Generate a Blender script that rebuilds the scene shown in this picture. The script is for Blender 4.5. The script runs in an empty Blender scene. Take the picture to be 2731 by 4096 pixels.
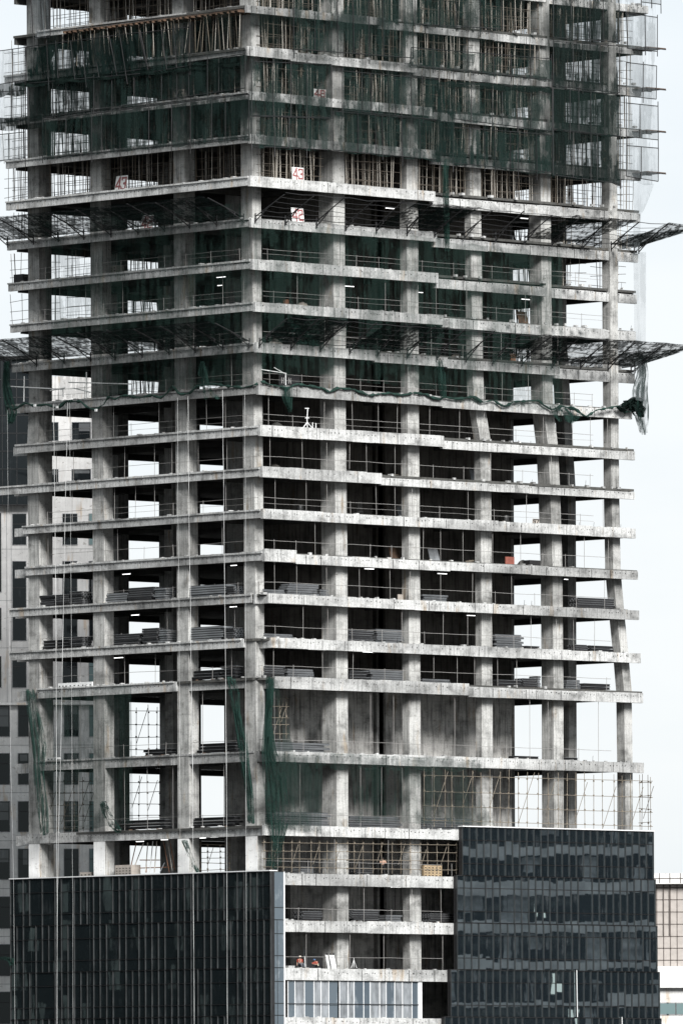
import bpy, math, random
from mathutils import Vector, Matrix
random.seed(7)
rnd = random.Random(11)
C = bpy.context.scene.collection

# ------------------------------------------------------------------ camera geometry (pixels of the 2731x4096 frame)
F = 41414.0; HZ = 4600.0; CX = 1365.5; CYP = 2048.0; EYE = 80.0; ROLL = 0.0037
DIST = 979.0
A = math.atan2(41414.0, 44175.0); CA, SA = math.cos(A), math.sin(A)
C0 = ((1040.0 - CX) / F * DIST, DIST)

def unroll(x, y):
    return x - ROLL * (y - CYP), y + ROLL * (x - CX)
def zat(y, u, v):
    return EYE + (HZ - y) * (C0[1] + u * SA + v * CA) / F
def RF(x, y, v=0.0):
    """point of the plane v=const (right face) seen at pixel x, y"""
    x, y = unroll(x, y)
    k = (x - CX) / F
    u = (k * (C0[1] + CA * v) - C0[0] + v * SA) / (CA - k * SA)
    return (u, v, zat(y, u, v))
def LF(x, y, u=0.0):
    """point of the plane u=const (left face) seen at pixel x, y"""
    x, y = unroll(x, y)
    k = (x - CX) / F
    v = (C0[0] + u * CA - k * (C0[1] + u * SA)) / (SA + k * CA)
    return (u, v, zat(y, u, v))
def WP(x, y, Y):
    """world point of the plane at distance Y"""
    x, y = unroll(x, y)
    return ((x - CX) / F * Y, Y, EYE + (HZ - y) / F * Y)

# ------------------------------------------------------------------ mesh builder
class MB:
    def __init__(s):
        s.v = []; s.f = []; s.m = []
    def quad(s, a, b, c, d, mi=0):
        n = len(s.v); s.v += [a, b, c, d]; s.f.append((n, n + 1, n + 2, n + 3)); s.m.append(mi)
    def box(s, x0, x1, y0, y1, z0, z1, mi=0):
        if x0 > x1: x0, x1 = x1, x0
        if y0 > y1: y0, y1 = y1, y0
        if z0 > z1: z0, z1 = z1, z0
        n = len(s.v)
        s.v += [(x0, y0, z0), (x1, y0, z0), (x1, y1, z0), (x0, y1, z0), (x0, y0, z1), (x1, y0, z1), (x1, y1, z1), (x0, y1, z1)]
        s.f += [(n, n + 3, n + 2, n + 1), (n + 4, n + 5, n + 6, n + 7), (n, n + 1, n + 5, n + 4), (n + 1, n + 2, n + 6, n + 5), (n + 2, n + 3, n + 7, n + 6), (n + 3, n, n + 4, n + 7)]
        s.m += [mi] * 6
        return s
    def prism(s, poly, z0, z1, mi=0):
        n = len(s.v); k = len(poly)
        s.v += [(p[0], p[1], z0) for p in poly] + [(p[0], p[1], z1) for p in poly]
        s.f.append(tuple(range(n + k - 1, n - 1, -1))); s.f.append(tuple(range(n + k, n + 2 * k)))
        s.m += [mi, mi]
        for i in range(k):
            j = (i + 1) % k
            s.f.append((n + i, n + j, n + k + j, n + k + i)); s.m.append(mi)
        return s
    def loft(s, rings, mi=0, cap=True):
        n = len(s.v); k = len(rings[0])
        for r in rings: s.v += [tuple(p) for p in r]
        for q in range(len(rings) - 1):
            for i in range(k):
                j = (i + 1) % k
                s.f.append((n + q * k + i, n + q * k + j, n + (q + 1) * k + j, n + (q + 1) * k + i)); s.m.append(mi)
        if cap:
            s.f.append(tuple(n + i for i in range(k - 1, -1, -1))); s.f.append(tuple(n + (len(rings) - 1) * k + i for i in range(k)))
            s.m += [mi, mi]
        return s
    def tube(s, path, r, n=4, mi=0):
        pts = [Vector(p) for p in path]
        rings = []
        for i, p in enumerate(pts):
            t = (pts[min(i + 1, len(pts) - 1)] - pts[max(i - 1, 0)])
            if t.length < 1e-6: t = Vector((0, 0, 1))
            t.normalize()
            up = Vector((0, 0, 1)) if abs(t.z) < 0.9 else Vector((1, 0, 0))
            a = t.cross(up).normalized(); b = t.cross(a).normalized()
            rr = r[i] if isinstance(r, (list, tuple)) else r
            rings.append([p + a * (rr * math.cos(2 * math.pi * q / n + .4)) + b * (rr * math.sin(2 * math.pi * q / n + .4)) for q in range(n)])
        return s.loft(rings, mi)
    def grid(s, P, mi=0):
        n = len(s.v); R = len(P); K = len(P[0])
        for row in P: s.v += [tuple(p) for p in row]
        for i in range(R - 1):
            for j in range(K - 1):
                s.f.append((n + i * K + j, n + i * K + j + 1, n + (i + 1) * K + j + 1, n + (i + 1) * K + j)); s.m.append(mi)
        return s
    def build(s, name, mats, parent=None, org=None, smooth=False, frame=True):
        """org: origin in tower coordinates (or world coordinates when frame is False)"""
        po = ORG[parent.name] if parent is not None else None
        if org is None: org = po if po is not None else (0, 0, 0)
        me = bpy.data.meshes.new(name)
        me.from_pydata([(p[0] - org[0], p[1] - org[1], p[2] - org[2]) for p in s.v], [], s.f)
        if not isinstance(mats, (list, tuple)): mats = [mats]
        for m in mats: me.materials.append(m)
        me.polygons.foreach_set('material_index', s.m)
        if smooth: me.polygons.foreach_set('use_smooth', [True] * len(s.f))
        me.update()
        o = bpy.data.objects.new(name, me); C.objects.link(o)
        place(o, org, parent, frame)
        return o
ORG = {}
def place(o, org, parent, frame=True):
    ORG[o.name] = org
    if parent is not None:
        po = ORG[parent.name]; o.parent = parent
        o.location = (org[0] - po[0], org[1] - po[1], org[2] - po[2])
    elif frame:
        o.location = (C0[0] + org[0] * CA - org[1] * SA, C0[1] + org[0] * SA + org[1] * CA, org[2]); o.rotation_euler = (0, 0, A)
    else:
        o.location = org
def fit(l):
    for a, b in ((' bay left of the corner', ' bay left of corner'), (' bay right of the corner', ' bay right of corner'), (' beyond the last ', ' past the '), ('crowded thin steel props', 'crowded thin props'),
                 (' on the floor above the 43 signs', ' one floor above the 43 signs'), ('scattered props and rails against the sky', 'scattered props'), ('tangled tubes against the sky', 'tangled tubes'),
                 ('few props with braces', 'few braced props'), ('stack of ', ''), (' below the rolled green net', ' below rolled net'), (' on the lower catch platform floor', ' on lower catch platform floor'),
                 (' on the first floor below sign 42', ' one floor below sign 42'), (' on the second floor below sign 42', ' two floors below sign 42'), (' on the floor ', ' on floor '), (' floors below the rolled net', ' floors below rolled net'), ('dark steel shoring panels', 'dark panels'), ('pale galvanised planks', 'pale planks'), ('long dark steel beams', 'long dark beams'), (' in the middle', ' mid-bay'), (' against the column', ' by column'), (' beside the column', ' by column'), (' above the seated workers', ' above seated workers'), (' at the far end', ' far end'), (' low mid-bay', ' low mid-bay'), (' floors below rolled net', ' floors below net'), ('low by column', 'by column'), (' of the ', ' of ')):
        if len(l.split()) <= 16: break
        l = l.replace(a, b)
    return l
def tag(o, label=None, cat=None, group=None, kind=None):
    if label: label = fit(label)
    if label: o['label'] = label
    if cat: o['category'] = cat
    if group: o['group'] = group
    if kind: o['kind'] = kind
    return o
def empty(name, org, label=None, cat=None, group=None, kind=None, frame=True):
    o = bpy.data.objects.new(name, None); C.objects.link(o); o.empty_display_size = .3
    place(o, org, None, frame)
    return tag(o, label, cat, group, kind)
def put(name, me, parent, loc, rot=(0, 0, 0), scale=(1, 1, 1)):
    o = bpy.data.objects.new(name, me); C.objects.link(o); o.parent = parent
    o.location = loc; o.rotation_euler = rot; o.scale = scale
    return o

# ------------------------------------------------------------------ materials
def newmat(name):
    m = bpy.data.materials.new(name); m.use_nodes = True
    nt = m.node_tree; nt.nodes.clear()
    out = nt.nodes.new('ShaderNodeOutputMaterial')
    return m, nt, out
def N(nt, t, **kw):
    n = nt.nodes.new(t)
    for k, v in kw.items(): setattr(n, k, v)
    return n
def noise(nt, co, scale, sx=(1, 1, 1), detail=4, rough=.55, loc=(0, 0, 0)):
    mp = N(nt, 'ShaderNodeMapping'); mp.inputs['Scale'].default_value = sx; mp.inputs['Location'].default_value = loc
    nt.links.new(co, mp.inputs[0])
    n = N(nt, 'ShaderNodeTexNoise'); n.inputs['Scale'].default_value = scale; n.inputs['Detail'].default_value = detail; n.inputs['Roughness'].default_value = rough
    nt.links.new(mp.outputs[0], n.inputs['Vector'])
    return n.outputs[0]
def ramp(nt, fac, stops):
    r = N(nt, 'ShaderNodeValToRGB'); e = r.color_ramp.elements
    while len(e) < len(stops): e.new(.5)
    for i, (p, c) in enumerate(stops):
        e[i].position = p; e[i].color = (c[0], c[1], c[2], 1) if isinstance(c, (tuple, list)) else (c, c, c, 1)
    nt.links.new(fac, r.inputs[0])
    return r.outputs[0]
def mul(nt, a, b, fac=1.0, mode='MULTIPLY'):
    m = N(nt, 'ShaderNodeMix', data_type='RGBA', blend_type=mode)
    m.inputs[0].default_value = fac
    for i, x in ((6, a), (7, b)):
        if isinstance(x, (tuple, list)): m.inputs[i].default_value = (x[0], x[1], x[2], 1)
        else: nt.links.new(x, m.inputs[i])
    return m.outputs[2]
def concrete(name, base, patch=.35, streak=.45, fine=.25, seed=0, dark=(.3, .28, .25), lines=0.0):
    m, nt, out = newmat(name)
    co = N(nt, 'ShaderNodeTexCoord').outputs['Object']
    p1 = ramp(nt, noise(nt, co, .55, (1, 1, 1.4), 5, .6, (seed, 0, 0)), [(.3, 1 - patch), (.5, 1.0), (.68, 1.12)])
    p2 = ramp(nt, noise(nt, co, 1.0, (4.2, 4.2, .28), 3, .6, (0, seed, 0)), [(.36, 1 - streak), (.5, 1.0), (.7, 1.05)])
    p3 = ramp(nt, noise(nt, co, 9.0, (1, 1, .7), 4, .7, (0, 0, seed)), [(.3, 1 - fine), (.55, 1.0), (.8, 1.1)])
    blot = ramp(nt, noise(nt, co, 1.7, (1, 1, 2.0), 6, .72, (seed, seed, 3)), [(.60, 1.0), (.68, dark)])
    c = mul(nt, mul(nt, mul(nt, base, p1), p2), p3)
    c = mul(nt, c, blot, .7)
    c = mul(nt, c, ramp(nt, noise(nt, co, 1.0, (.035, .035, .22), 2, .5, (seed, 2, 7)), [(.35, 1 - patch * .75), (.5, .97), (.62, 1.06)]))
    rust = ramp(nt, noise(nt, co, .8, (1.3, 1.3, .25), 4, .6, (seed + 5, 1, 0)), [(.60, (1, 1, 1)), (.70, (.80, .66, .52))])
    c = mul(nt, c, rust, .8)
    if lines > 0:
        sp = N(nt, 'ShaderNodeSeparateXYZ'); nt.links.new(co, sp.inputs[0])
        ad = N(nt, 'ShaderNodeMath', operation='ADD'); nt.links.new(sp.outputs[0], ad.inputs[0]); nt.links.new(sp.outputs[1], ad.inputs[1])
        mo = N(nt, 'ShaderNodeMath', operation='PINGPONG'); mo.inputs[1].default_value = .62; nt.links.new(ad.outputs[0], mo.inputs[0])
        l1 = ramp(nt, mo.outputs[0], [(.0, 1 - lines), (.03, 1.0)])
        mz = N(nt, 'ShaderNodeMath', operation='PINGPONG'); mz.inputs[1].default_value = .95; nt.links.new(sp.outputs[2], mz.inputs[0])
        l2 = ramp(nt, mz.outputs[0], [(.0, 1 - lines), (.02, 1.0)])
        c = mul(nt, mul(nt, c, l1), l2)
    b = N(nt, 'ShaderNodeBsdfPrincipled'); nt.links.new(c, b.inputs['Base Color']); b.inputs['Roughness'].default_value = .92
    b.inputs['Specular IOR Level'].default_value = .2
    bm = N(nt, 'ShaderNodeBump'); bm.inputs['Strength'].default_value = .5; bm.inputs['Distance'].default_value = .04
    nt.links.new(p3, bm.inputs['Height']); nt.links.new(bm.outputs[0], b.inputs['Normal'])
    nt.links.new(b.outputs[0], out.inputs[0])
    return m
def plain(name, col, rough=.6, metal=0.0, var=.25, scale=3.0, spec=.4, sx=(1, 1, 1)):
    m, nt, out = newmat(name)
    co = N(nt, 'ShaderNodeTexCoord').outputs['Object']
    c = mul(nt, col, ramp(nt, noise(nt, co, scale, sx), [(.3, 1 - var), (.7, 1 + var * .5)]))
    b = N(nt, 'ShaderNodeBsdfPrincipled'); nt.links.new(c, b.inputs['Base Color'])
    b.inputs['Roughness'].default_value = rough; b.inputs['Metallic'].default_value = metal; b.inputs['Specular IOR Level'].default_value = spec
    nt.links.new(b.outputs[0], out.inputs[0])
    return m
def glow(name, col, s):
    m, nt, out = newmat(name)
    e = N(nt, 'ShaderNodeEmission'); e.inputs[0].default_value = (*col, 1); e.inputs[1].default_value = s
    nt.links.new(e.outputs[0], out.inputs[0]); return m
def glass(name, tint, ior=1.9, rough=.03, dirt=.25, seed=0, dcol=(.35, .38, .4)):
    """dark coated facade glass with dried drip marks"""
    m, nt, out = newmat(name)
    co = N(nt, 'ShaderNodeTexCoord').outputs['Object']
    b = N(nt, 'ShaderNodeBsdfPrincipled')
    d1 = noise(nt, co, 1.0, (3.3, 3.3, .22), 5, .75, (seed, 0, 0))
    d2 = noise(nt, co, .8, (1, 1, .8), 4, .6, (0, seed, 2))
    k = N(nt, 'ShaderNodeMath', operation='MULTIPLY'); nt.links.new(d1, k.inputs[0]); nt.links.new(d2, k.inputs[1])
    f = ramp(nt, k.outputs[0], [(.30, 0.0), (.36, dirt), (.42, dirt * 2.2)])
    c = N(nt, 'ShaderNodeMix', data_type='RGBA'); nt.links.new(f, c.inputs[0]); c.inputs[6].default_value = (*tint, 1); c.inputs[7].default_value = (*dcol, 1)
    nt.links.new(c.outputs[2], b.inputs['Base Color'])
    b.inputs['Specular Tint'].default_value = (.86, .97, .98, 1)
    b.inputs['IOR'].default_value = ior; b.inputs['Specular IOR Level'].default_value = .5
    rr = N(nt, 'ShaderNodeMath', operation='MULTIPLY_ADD'); nt.links.new(d2, rr.inputs[0]); rr.inputs[1].default_value = rough * .6; rr.inputs[2].default_value = 0.0
    nt.links.new(rr.outputs[0], b.inputs['Roughness'])
    bm = N(nt, 'ShaderNodeBump'); bm.inputs['Strength'].default_value = .035; bm.inputs['Distance'].default_value = .06
    nt.links.new(noise(nt, co, .55, (1, 1, .5), 2, .5, (seed, 5, 0)), bm.inputs['Height']); nt.links.new(bm.outputs[0], b.inputs['Normal'])
    nt.links.new(b.outputs[0], out.inputs[0])
    return m
def netmat(name, col, cover, var=.25, seed=0, sx=(2.2, 2.2, .12), trans=.35, weave=True):
    """debris netting: covers a share of what is behind, more where it is folded"""
    m, nt, out = newmat(name)
    co = N(nt, 'ShaderNodeTexCoord').outputs['Object']
    n1 = noise(nt, co, 1.0, sx, 4, .65, (seed, 0, 1))
    n2 = noise(nt, co, .45, (1, 1, .8), 5, .65, (seed, 4, 1))
    n3 = noise(nt, co, 1.4, (2.5, 2.5, .5), 3, .7, (seed, 9, 1))
    s = N(nt, 'ShaderNodeMath', operation='ADD'); nt.links.new(n1, s.inputs[0]); nt.links.new(n2, s.inputs[1])
    f = ramp(nt, s.outputs[0], [(.80, max(0, cover - var)), (1.0, cover), (1.2, min(1, cover + var))])
    ns = N(nt, 'ShaderNodeMath', operation='MULTIPLY_ADD'); nt.links.new(n3, ns.inputs[0]); ns.inputs[1].default_value = var * 1.6; ns.inputs[2].default_value = -var * .8
    fa = N(nt, 'ShaderNodeMath', operation='ADD', use_clamp=True); nt.links.new(f, fa.inputs[0]); nt.links.new(ns.outputs[0], fa.inputs[1]); f = fa.outputs[0]
    df = N(nt, 'ShaderNodeBsdfDiffuse'); df.inputs[0].default_value = (*col, 1)
    tl = N(nt, 'ShaderNodeBsdfTranslucent'); tl.inputs[0].default_value = (*col, 1)
    a = N(nt, 'ShaderNodeMixShader'); a.inputs[0].default_value = trans; nt.links.new(df.outputs[0], a.inputs[1]); nt.links.new(tl.outputs[0], a.inputs[2])
    t = N(nt, 'ShaderNodeBsdfTransparent')
    x = N(nt, 'ShaderNodeMixShader'); nt.links.new(f, x.inputs[0]); nt.links.new(t.outputs[0], x.inputs[1]); nt.links.new(a.outputs[0], x.inputs[2])
    nt.links.new(x.outputs[0], out.inputs[0])
    return m

M = {}
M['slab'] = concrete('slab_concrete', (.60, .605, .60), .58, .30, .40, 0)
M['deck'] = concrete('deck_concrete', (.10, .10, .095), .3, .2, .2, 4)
M['col'] = concrete('column_concrete', (.52, .52, .505), .52, .34, .30, 9, lines=.34)
M['corelit'] = concrete('lit_core_concrete', (.62, .61, .59), .55, .55, .3, 19, lines=.4)  # paler core concrete: the stronger light of the tall floors put into colour
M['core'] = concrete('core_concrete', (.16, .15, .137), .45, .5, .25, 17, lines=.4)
M['white'] = concrete('white_plaster', (.94, .94, .93), .04, .06, .05, 23)
M['hole'] = plain('tie_hole', (.03, .03, .03), .9)
M['dark'] = plain('dark_steel', (.035, .035, .037), .55, .3)
M['steel'] = plain('shoring_steel', (.10, .10, .10), .42, .75, .35, 2.0)
M['galv'] = plain('galvanised_steel', (.50, .52, .54), .38, .75, .3, 2.0)
M['rust'] = plain('rusty_steel', (.26, .13, .08), .8, 0, .4)
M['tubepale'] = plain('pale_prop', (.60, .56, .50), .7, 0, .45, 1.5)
M['tubedark'] = plain('dark_prop', (.13, .11, .09), .8, 0, .4, 1.5)  # dark tubes; on props deep inside the colour stands in for shade
M['brown'] = plain('scaffold_tube', (.25, .215, .17), .75, 0, .5, 1.2)
M['timber'] = plain('formwork_timber', (.12, .075, .05), .9, 0, .6, 1.3)
M['ply'] = plain('plywood', (.50, .38, .24), .85, 0, .25, 1.0)
M['brick'] = plain('hollow_block', (.42, .38, .34), .9, 0, .2)
M['wire'] = plain('rail_wire', (.34, .33, .32), .6, .2, .2)
M['rope'] = plain('white_rope', (.85, .86, .86), .8, 0, .08)
M['ropes'] = plain('weathered_rope', (.66, .67, .67), .9, 0, .6, .25)
M['whitepaint'] = plain('white_painted_steel', (.82, .83, .83), .5, 0, .1)
M['lamp'] = glow('tube_light', (1, 1, 1), 2.2)
M['sign'] = plain('white_board', (.88, .88, .87), .7, 0, .06)
M['signred'] = plain('faded_red_paint', (.34, .13, .13), .8, 0, .35, 14)
M['net'] = netmat('green_net', (.022, .040, .036), .50, .40, 1)
M['netthin'] = netmat('thin_green_net', (.035, .065, .056), .17, .17, 5)
M['netdense'] = netmat('dense_green_net', (.018, .034, .031), .74, .26, 9, trans=.45)
M['netsmoke'] = netmat('smoky_net', (.02, .034, .031), .10, .16, 71, trans=.2)
M['netdark'] = netmat('dark_net', (.013, .019, .018), .62, .28, 13, trans=.2)
M['netpale'] = netmat('pale_net', (.34, .38, .40), .27, .10, 21, trans=.6)
M['netroll'] = plain('rolled_green_net', (.016, .045, .036), .9, 0, .55, 4.0)
M['glassL'] = glass('dark_glass', (.010, .014, .0155), 2.3, .07, .03, 3)
M['glassR'] = glass('blue_grey_glass', (.014, .020, .025), 5.0, .045, .07, 8)
M['glassC'] = glass('corner_glass', (.10, .125, .15), 1.9, .08, .18, 14, (.5, .54, .58))
M['mull'] = plain('mullion', (.06, .065, .068), .45, .4, .2)
M['mullL'] = plain('pale_mullion', (.045, .048, .05), .6, .1, .5, .7)
M['cope'] = plain('white_coping', (.85, .86, .87), .5, 0, .05)
M['nwall2'] = concrete('lower_render_wall', (.86, .86, .85), .08, .08, .05, 35)
M['nwall'] = concrete('render_wall', (.66, .655, .65), .10, .08, .05, 31)
M['nglass'] = glass('neighbour_window', (.008, .010, .012), 1.45, .08, .02, 40)
M['nblind'] = glass('blind_window', (.10, .105, .11), 1.5, .1, .1, 44)
M['nteal'] = glass('teal_window', (.16, .23, .235), 1.5, .1, .1, 42)
M['nframe'] = plain('window_frame', (.30, .31, .32), .5, .2)
M['tile'] = plain('ceramic_tile', (.46, .42, .39), .6, 0, .14, 1.5)
M['tiledark'] = plain('tile_joint', (.14, .12, .11), .9)
M['whitewall'] = concrete('painted_wall', (.74, .74, .73), .06, .1, .05, 51)
M['ground'] = plain('ground', (.07, .07, .068), .95, 0, .3, .02)
M['skin'] = plain('skin', (.48, .29, .21), .6, 0, .1)
M['vest'] = plain('red_vest', (.42, .085, .06), .8, 0, .25, 8)
M['stripe'] = plain('reflective_tape', (.85, .80, .62), .5, 0, .1)
M['trouser'] = plain('grey_trousers', (.13, .14, .16), .9, 0, .3, 6)
M['black'] = plain('black_cloth', (.025, .025, .028), .9, 0, .3, 6)
M['helmet'] = plain('cream_helmet', (.80, .74, .62), .4, 0, .05)
M['bluehat'] = plain('blue_cap', (.12, .22, .42), .6, 0, .1)
M['board'] = plain('black_board', (.028, .028, .03), .6, 0, .3)

# ------------------------------------------------------------------ world, sun, camera
sc = bpy.context.scene
w = bpy.data.worlds.new('World'); sc.world = w; w.use_nodes = True
nt = w.node_tree; nt.nodes.clear()
SUN_EL, SUN_AZ = math.radians(33), math.radians(22)       # azimuth: to the right of the direction behind the camera
sky = nt.nodes.new('ShaderNodeTexSky'); sky.sky_type = 'NISHITA'; sky.sun_disc = False
sky.sun_elevation = SUN_EL; sky.sun_rotation = math.pi - SUN_AZ; sky.air_density = 1.0; sky.dust_density = 3.0; sky.ozone_density = 1.0
hs = nt.nodes.new('ShaderNodeHueSaturation'); hs.inputs['Saturation'].default_value = .22
bg = nt.nodes.new('ShaderNodeBackground'); bg.inputs[1].default_value = .116
wo = nt.nodes.new('ShaderNodeOutputWorld')
nt.links.new(sky.outputs[0], hs.inputs['Color'])
tint = nt.nodes.new('ShaderNodeMix'); tint.data_type = 'RGBA'; tint.blend_type = 'MULTIPLY'; tint.inputs[0].default_value = 1.0
tint.inputs[7].default_value = (.95, .99, 1.02, 1)
nt.links.new(hs.outputs[0], tint.inputs[6])
# overcast: a bright cloud layer over the clear-sky model, bluer and dimmer overhead
geo = nt.nodes.new('ShaderNodeTexCoord'); sx = nt.nodes.new('ShaderNodeSeparateXYZ'); nt.links.new(geo.outputs['Generated'], sx.inputs[0])
cl = ramp(nt, sx.outputs[2], [(.0, (5.9, 6.1, 6.15)), (.04, (5.95, 6.2, 6.3)), (.11, (5.6, 5.95, 6.2)), (.6, (4.2, 4.5, 4.7))])
ov = nt.nodes.new('ShaderNodeMix'); ov.data_type = 'RGBA'; ov.inputs[0].default_value = .90
dim = ramp(nt, N(nt, 'ShaderNodeMath', operation='MULTIPLY_ADD').outputs[0], [(.0, .42), (.45, .55), (.95, 1.0)])  # clouds dimmed behind the camera, added to cut the light reaching the interiors
mth = nt.nodes[-2]; nt.links.new(sx.outputs[1], mth.inputs[0]); mth.inputs[1].default_value = .5; mth.inputs[2].default_value = .5
cl = mul(nt, cl, dim)
cl = mul(nt, cl, ramp(nt, noise(nt, geo.outputs['Generated'], 9.0, (1, 1, 3.5), 5, .6), [(.35, (.93, .95, .965)), (.6, (1.02, 1.015, 1.01))]))
nt.links.new(tint.outputs[2], ov.inputs[6]); nt.links.new(cl, ov.inputs[7]); nt.links.new(ov.outputs[2], bg.inputs[0]); nt.links.new(bg.outputs[0], wo.inputs[0])
sl = bpy.data.lights.new('sun', 'SUN'); sl.energy = 3.9; sl.angle = math.radians(22); sl.color = (1, .985, .96)
so = bpy.data.objects.new('sun', sl); C.objects.link(so)
dirv = Vector((math.sin(SUN_AZ) * math.cos(SUN_EL), -math.cos(SUN_AZ) * math.cos(SUN_EL), math.sin(SUN_EL)))
so.rotation_euler = dirv.to_track_quat('Z', 'Y').to_euler(); so.location = (40, 800, 250)
cd = bpy.data.cameras.new('camera'); cam = bpy.data.objects.new('camera', cd); C.objects.link(cam); sc.camera = cam
cd.sensor_fit = 'VERTICAL'; cd.sensor_height = 24; cd.sensor_width = 16; cd.lens = 24 * F / 4096
cam.location = (0, 0, EYE)
cam.rotation_euler = (Matrix.Rotation(ROLL, 4, 'Y') @ Matrix.Rotation(math.pi / 2, 4, 'X')).to_euler()
cd.shift_y = (HZ - CYP) / 4096; cd.shift_x = -ROLL * (HZ - CYP) / 4096
cd.clip_start = 1; cd.clip_end = 20000
sc.view_settings.view_transform = 'Standard'; sc.view_settings.look = 'None'; sc.view_settings.gamma = 1
sc.view_settings.exposure = 0.52
sc.cycles.max_bounces = 12; sc.cycles.diffuse_bounces = 1; sc.cycles.glossy_bounces = 3; sc.cycles.transparent_max_bounces = 24
sc.cycles.use_denoising = True
# ------------------------------------------------------------------ levels: corner y (px) of the slab top
YC = {-1: 4262, 0: 4069, 1: 3872, 2: 3679, 3: 3490, 4: 3300, 5: 3002, 6: 2706, 7: 2549, 8: 2372, 9: 2205, 10: 2036, 11: 1869, 12: 1703,
      13: 1538, 14: 1371, 15: 1209, 16: 1041, 17: 874, 18: 707, 19: 540, 20: 368, 21: 192, 22: 24, 23: -142}
Z = {i: zat(unroll(1040, y)[1], 0, 0) for i, y in YC.items()}
# corner x, left end x, right end x, list of right-face pieces (end x, recess, top offset, bottom offset)
CXL = {-1: 1060, 0: 1060, 1: 1060, 2: 1060, 3: 1060, 4: 1058, 5: 1080, 6: 1099, 7: 1084, 8: 1074, 9: 1058, 10: 1052, 11: 1048, 12: 1041, 13: 1035, 14: 1026, 15: 1021,
       16: 1010, 17: 1006, 18: 1002, 19: 1002, 20: 1002, 21: 989, 22: 989, 23: 989}
XEND = {21: 2563, 20: 2567, 19: 2560, 18: 2558, 17: 2550, 16: 2545, 15: 2541, 14: 2537, 13: 2526, 12: 2537, 11: 2537, 10: 2541, 9: 2550, 8: 2554, 7: 2561, 6: 2570, 5: 2573, 22: 2567, 23: 2590}
XLEFT = {22: 150, 23: 110, 21: -8, 20: 0, 19: 9, 18: 22, 17: 30, 16: 34, 15: 36, 14: 44, 13: 72, 12: 62, 11: 76, 10: 92, 9: 103, 8: 111, 7: 122, 6: 150, 5: 150, 4: 120}
RP = {23: [(1600, 0, 0, 0), (2180, .6, 0, 0), (9999, 1.3, 0, 0)],
      22: [(1527, 0, 0, 0), (1976, .7, -.25, -.2), (2190, .7, -.3, -.3), (9999, 1.35, -.3, -.2)],
      21: [(1168, 0, .1, 0), (1666, .3, -.1, -.1), (2190, .9, -.35, -.3), (9999, 1.35, -.2, -.2)],
      20: [(1727, 0, 0, 0), (2190, .6, -.3, -.3), (9999, 1.35, -.2, -.1)],
      19: [(1740, 0, 0, 0), (2215, .6, -.4, -.4), (9999, 1.35, -.25, -.2)],
      18: [(1740, 0, 0, 0), (2337, .5, -.45, -.45), (9999, 1.30, -.3, -.3)],
      17: [(1747, 0, 0, 0), (2376, .5, -.45, -.45), (9999, 1.35, -.3, -.3)],
      16: [(1752, 0, .05, 0), (2185, .5, -.42, -.42), (9999, 1.35, -.4, -.4)],
      15: [(1480, 0, 0, 0), (1772, .1, 0, .0), (1993, .3, -.2, -.2), (9999, 1.35, -.1, -.15)],
      14: [(1500, 0, 0, 0), (1790, .1, -.15, -.15), (2237, .2, -.3, -.25), (9999, 1.35, -.35, -.4)],
      13: [(1771, 0, 0, 0), (2250, .1, -.12, -.12), (9999, .3, -.1, -.05)],
      12: [(1775, 0, .1, 0), (9999, .25, -.3, -.15)],
      11: [(1527, 0, .1, 0), (9999, .2, -.3, -.1)],
      10: [(1900, 0, 0, 0), (9999, .04, .03, 0)],
      9: [(1186, 0, .22, 0), (1800, .12, -.12, -.08), (9999, .05, -.1, 0)],
      8: [(9999, 0, 0, 0)], 7: [(1610, 0, 0, 0), (9999, .04, -.03, 0)], 6: [(1875, 0, .08, 0), (9999, .12, -.25, -.1)],
      5: [(9999, 0, 0, 0)], 4: [(1843, 0, 0, 0)], 3: [(1823, 0, 0, 0)], 2: [(1823, 0, 0, 0)], 1: [(1798, 0, 0, 0)], 0: [(1775, 0, 0, 0)], -1: [(1760, 0, 0, 0)]}
BH = {-1: 1.1, 0: 1.1, 1: 1.1, 2: 1.1, 3: 1.12, 4: .95, 5: 1.0, 6: 1.05, 7: .95, 8: .92, 9: .92, 10: .9, 11: .92, 12: .95, 13: .95, 14: .92, 15: .9, 16: .9, 17: .88, 18: .95, 19: .85, 20: .8, 21: .8, 22: .7, 23: .7}
VB = 35.0; CV = 1.2; CU = .90

tower = empty('tower', (0, 0, 0), 'unfinished bare concrete tower block with dark glass cladding on its lowest floors', 'building')

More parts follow.
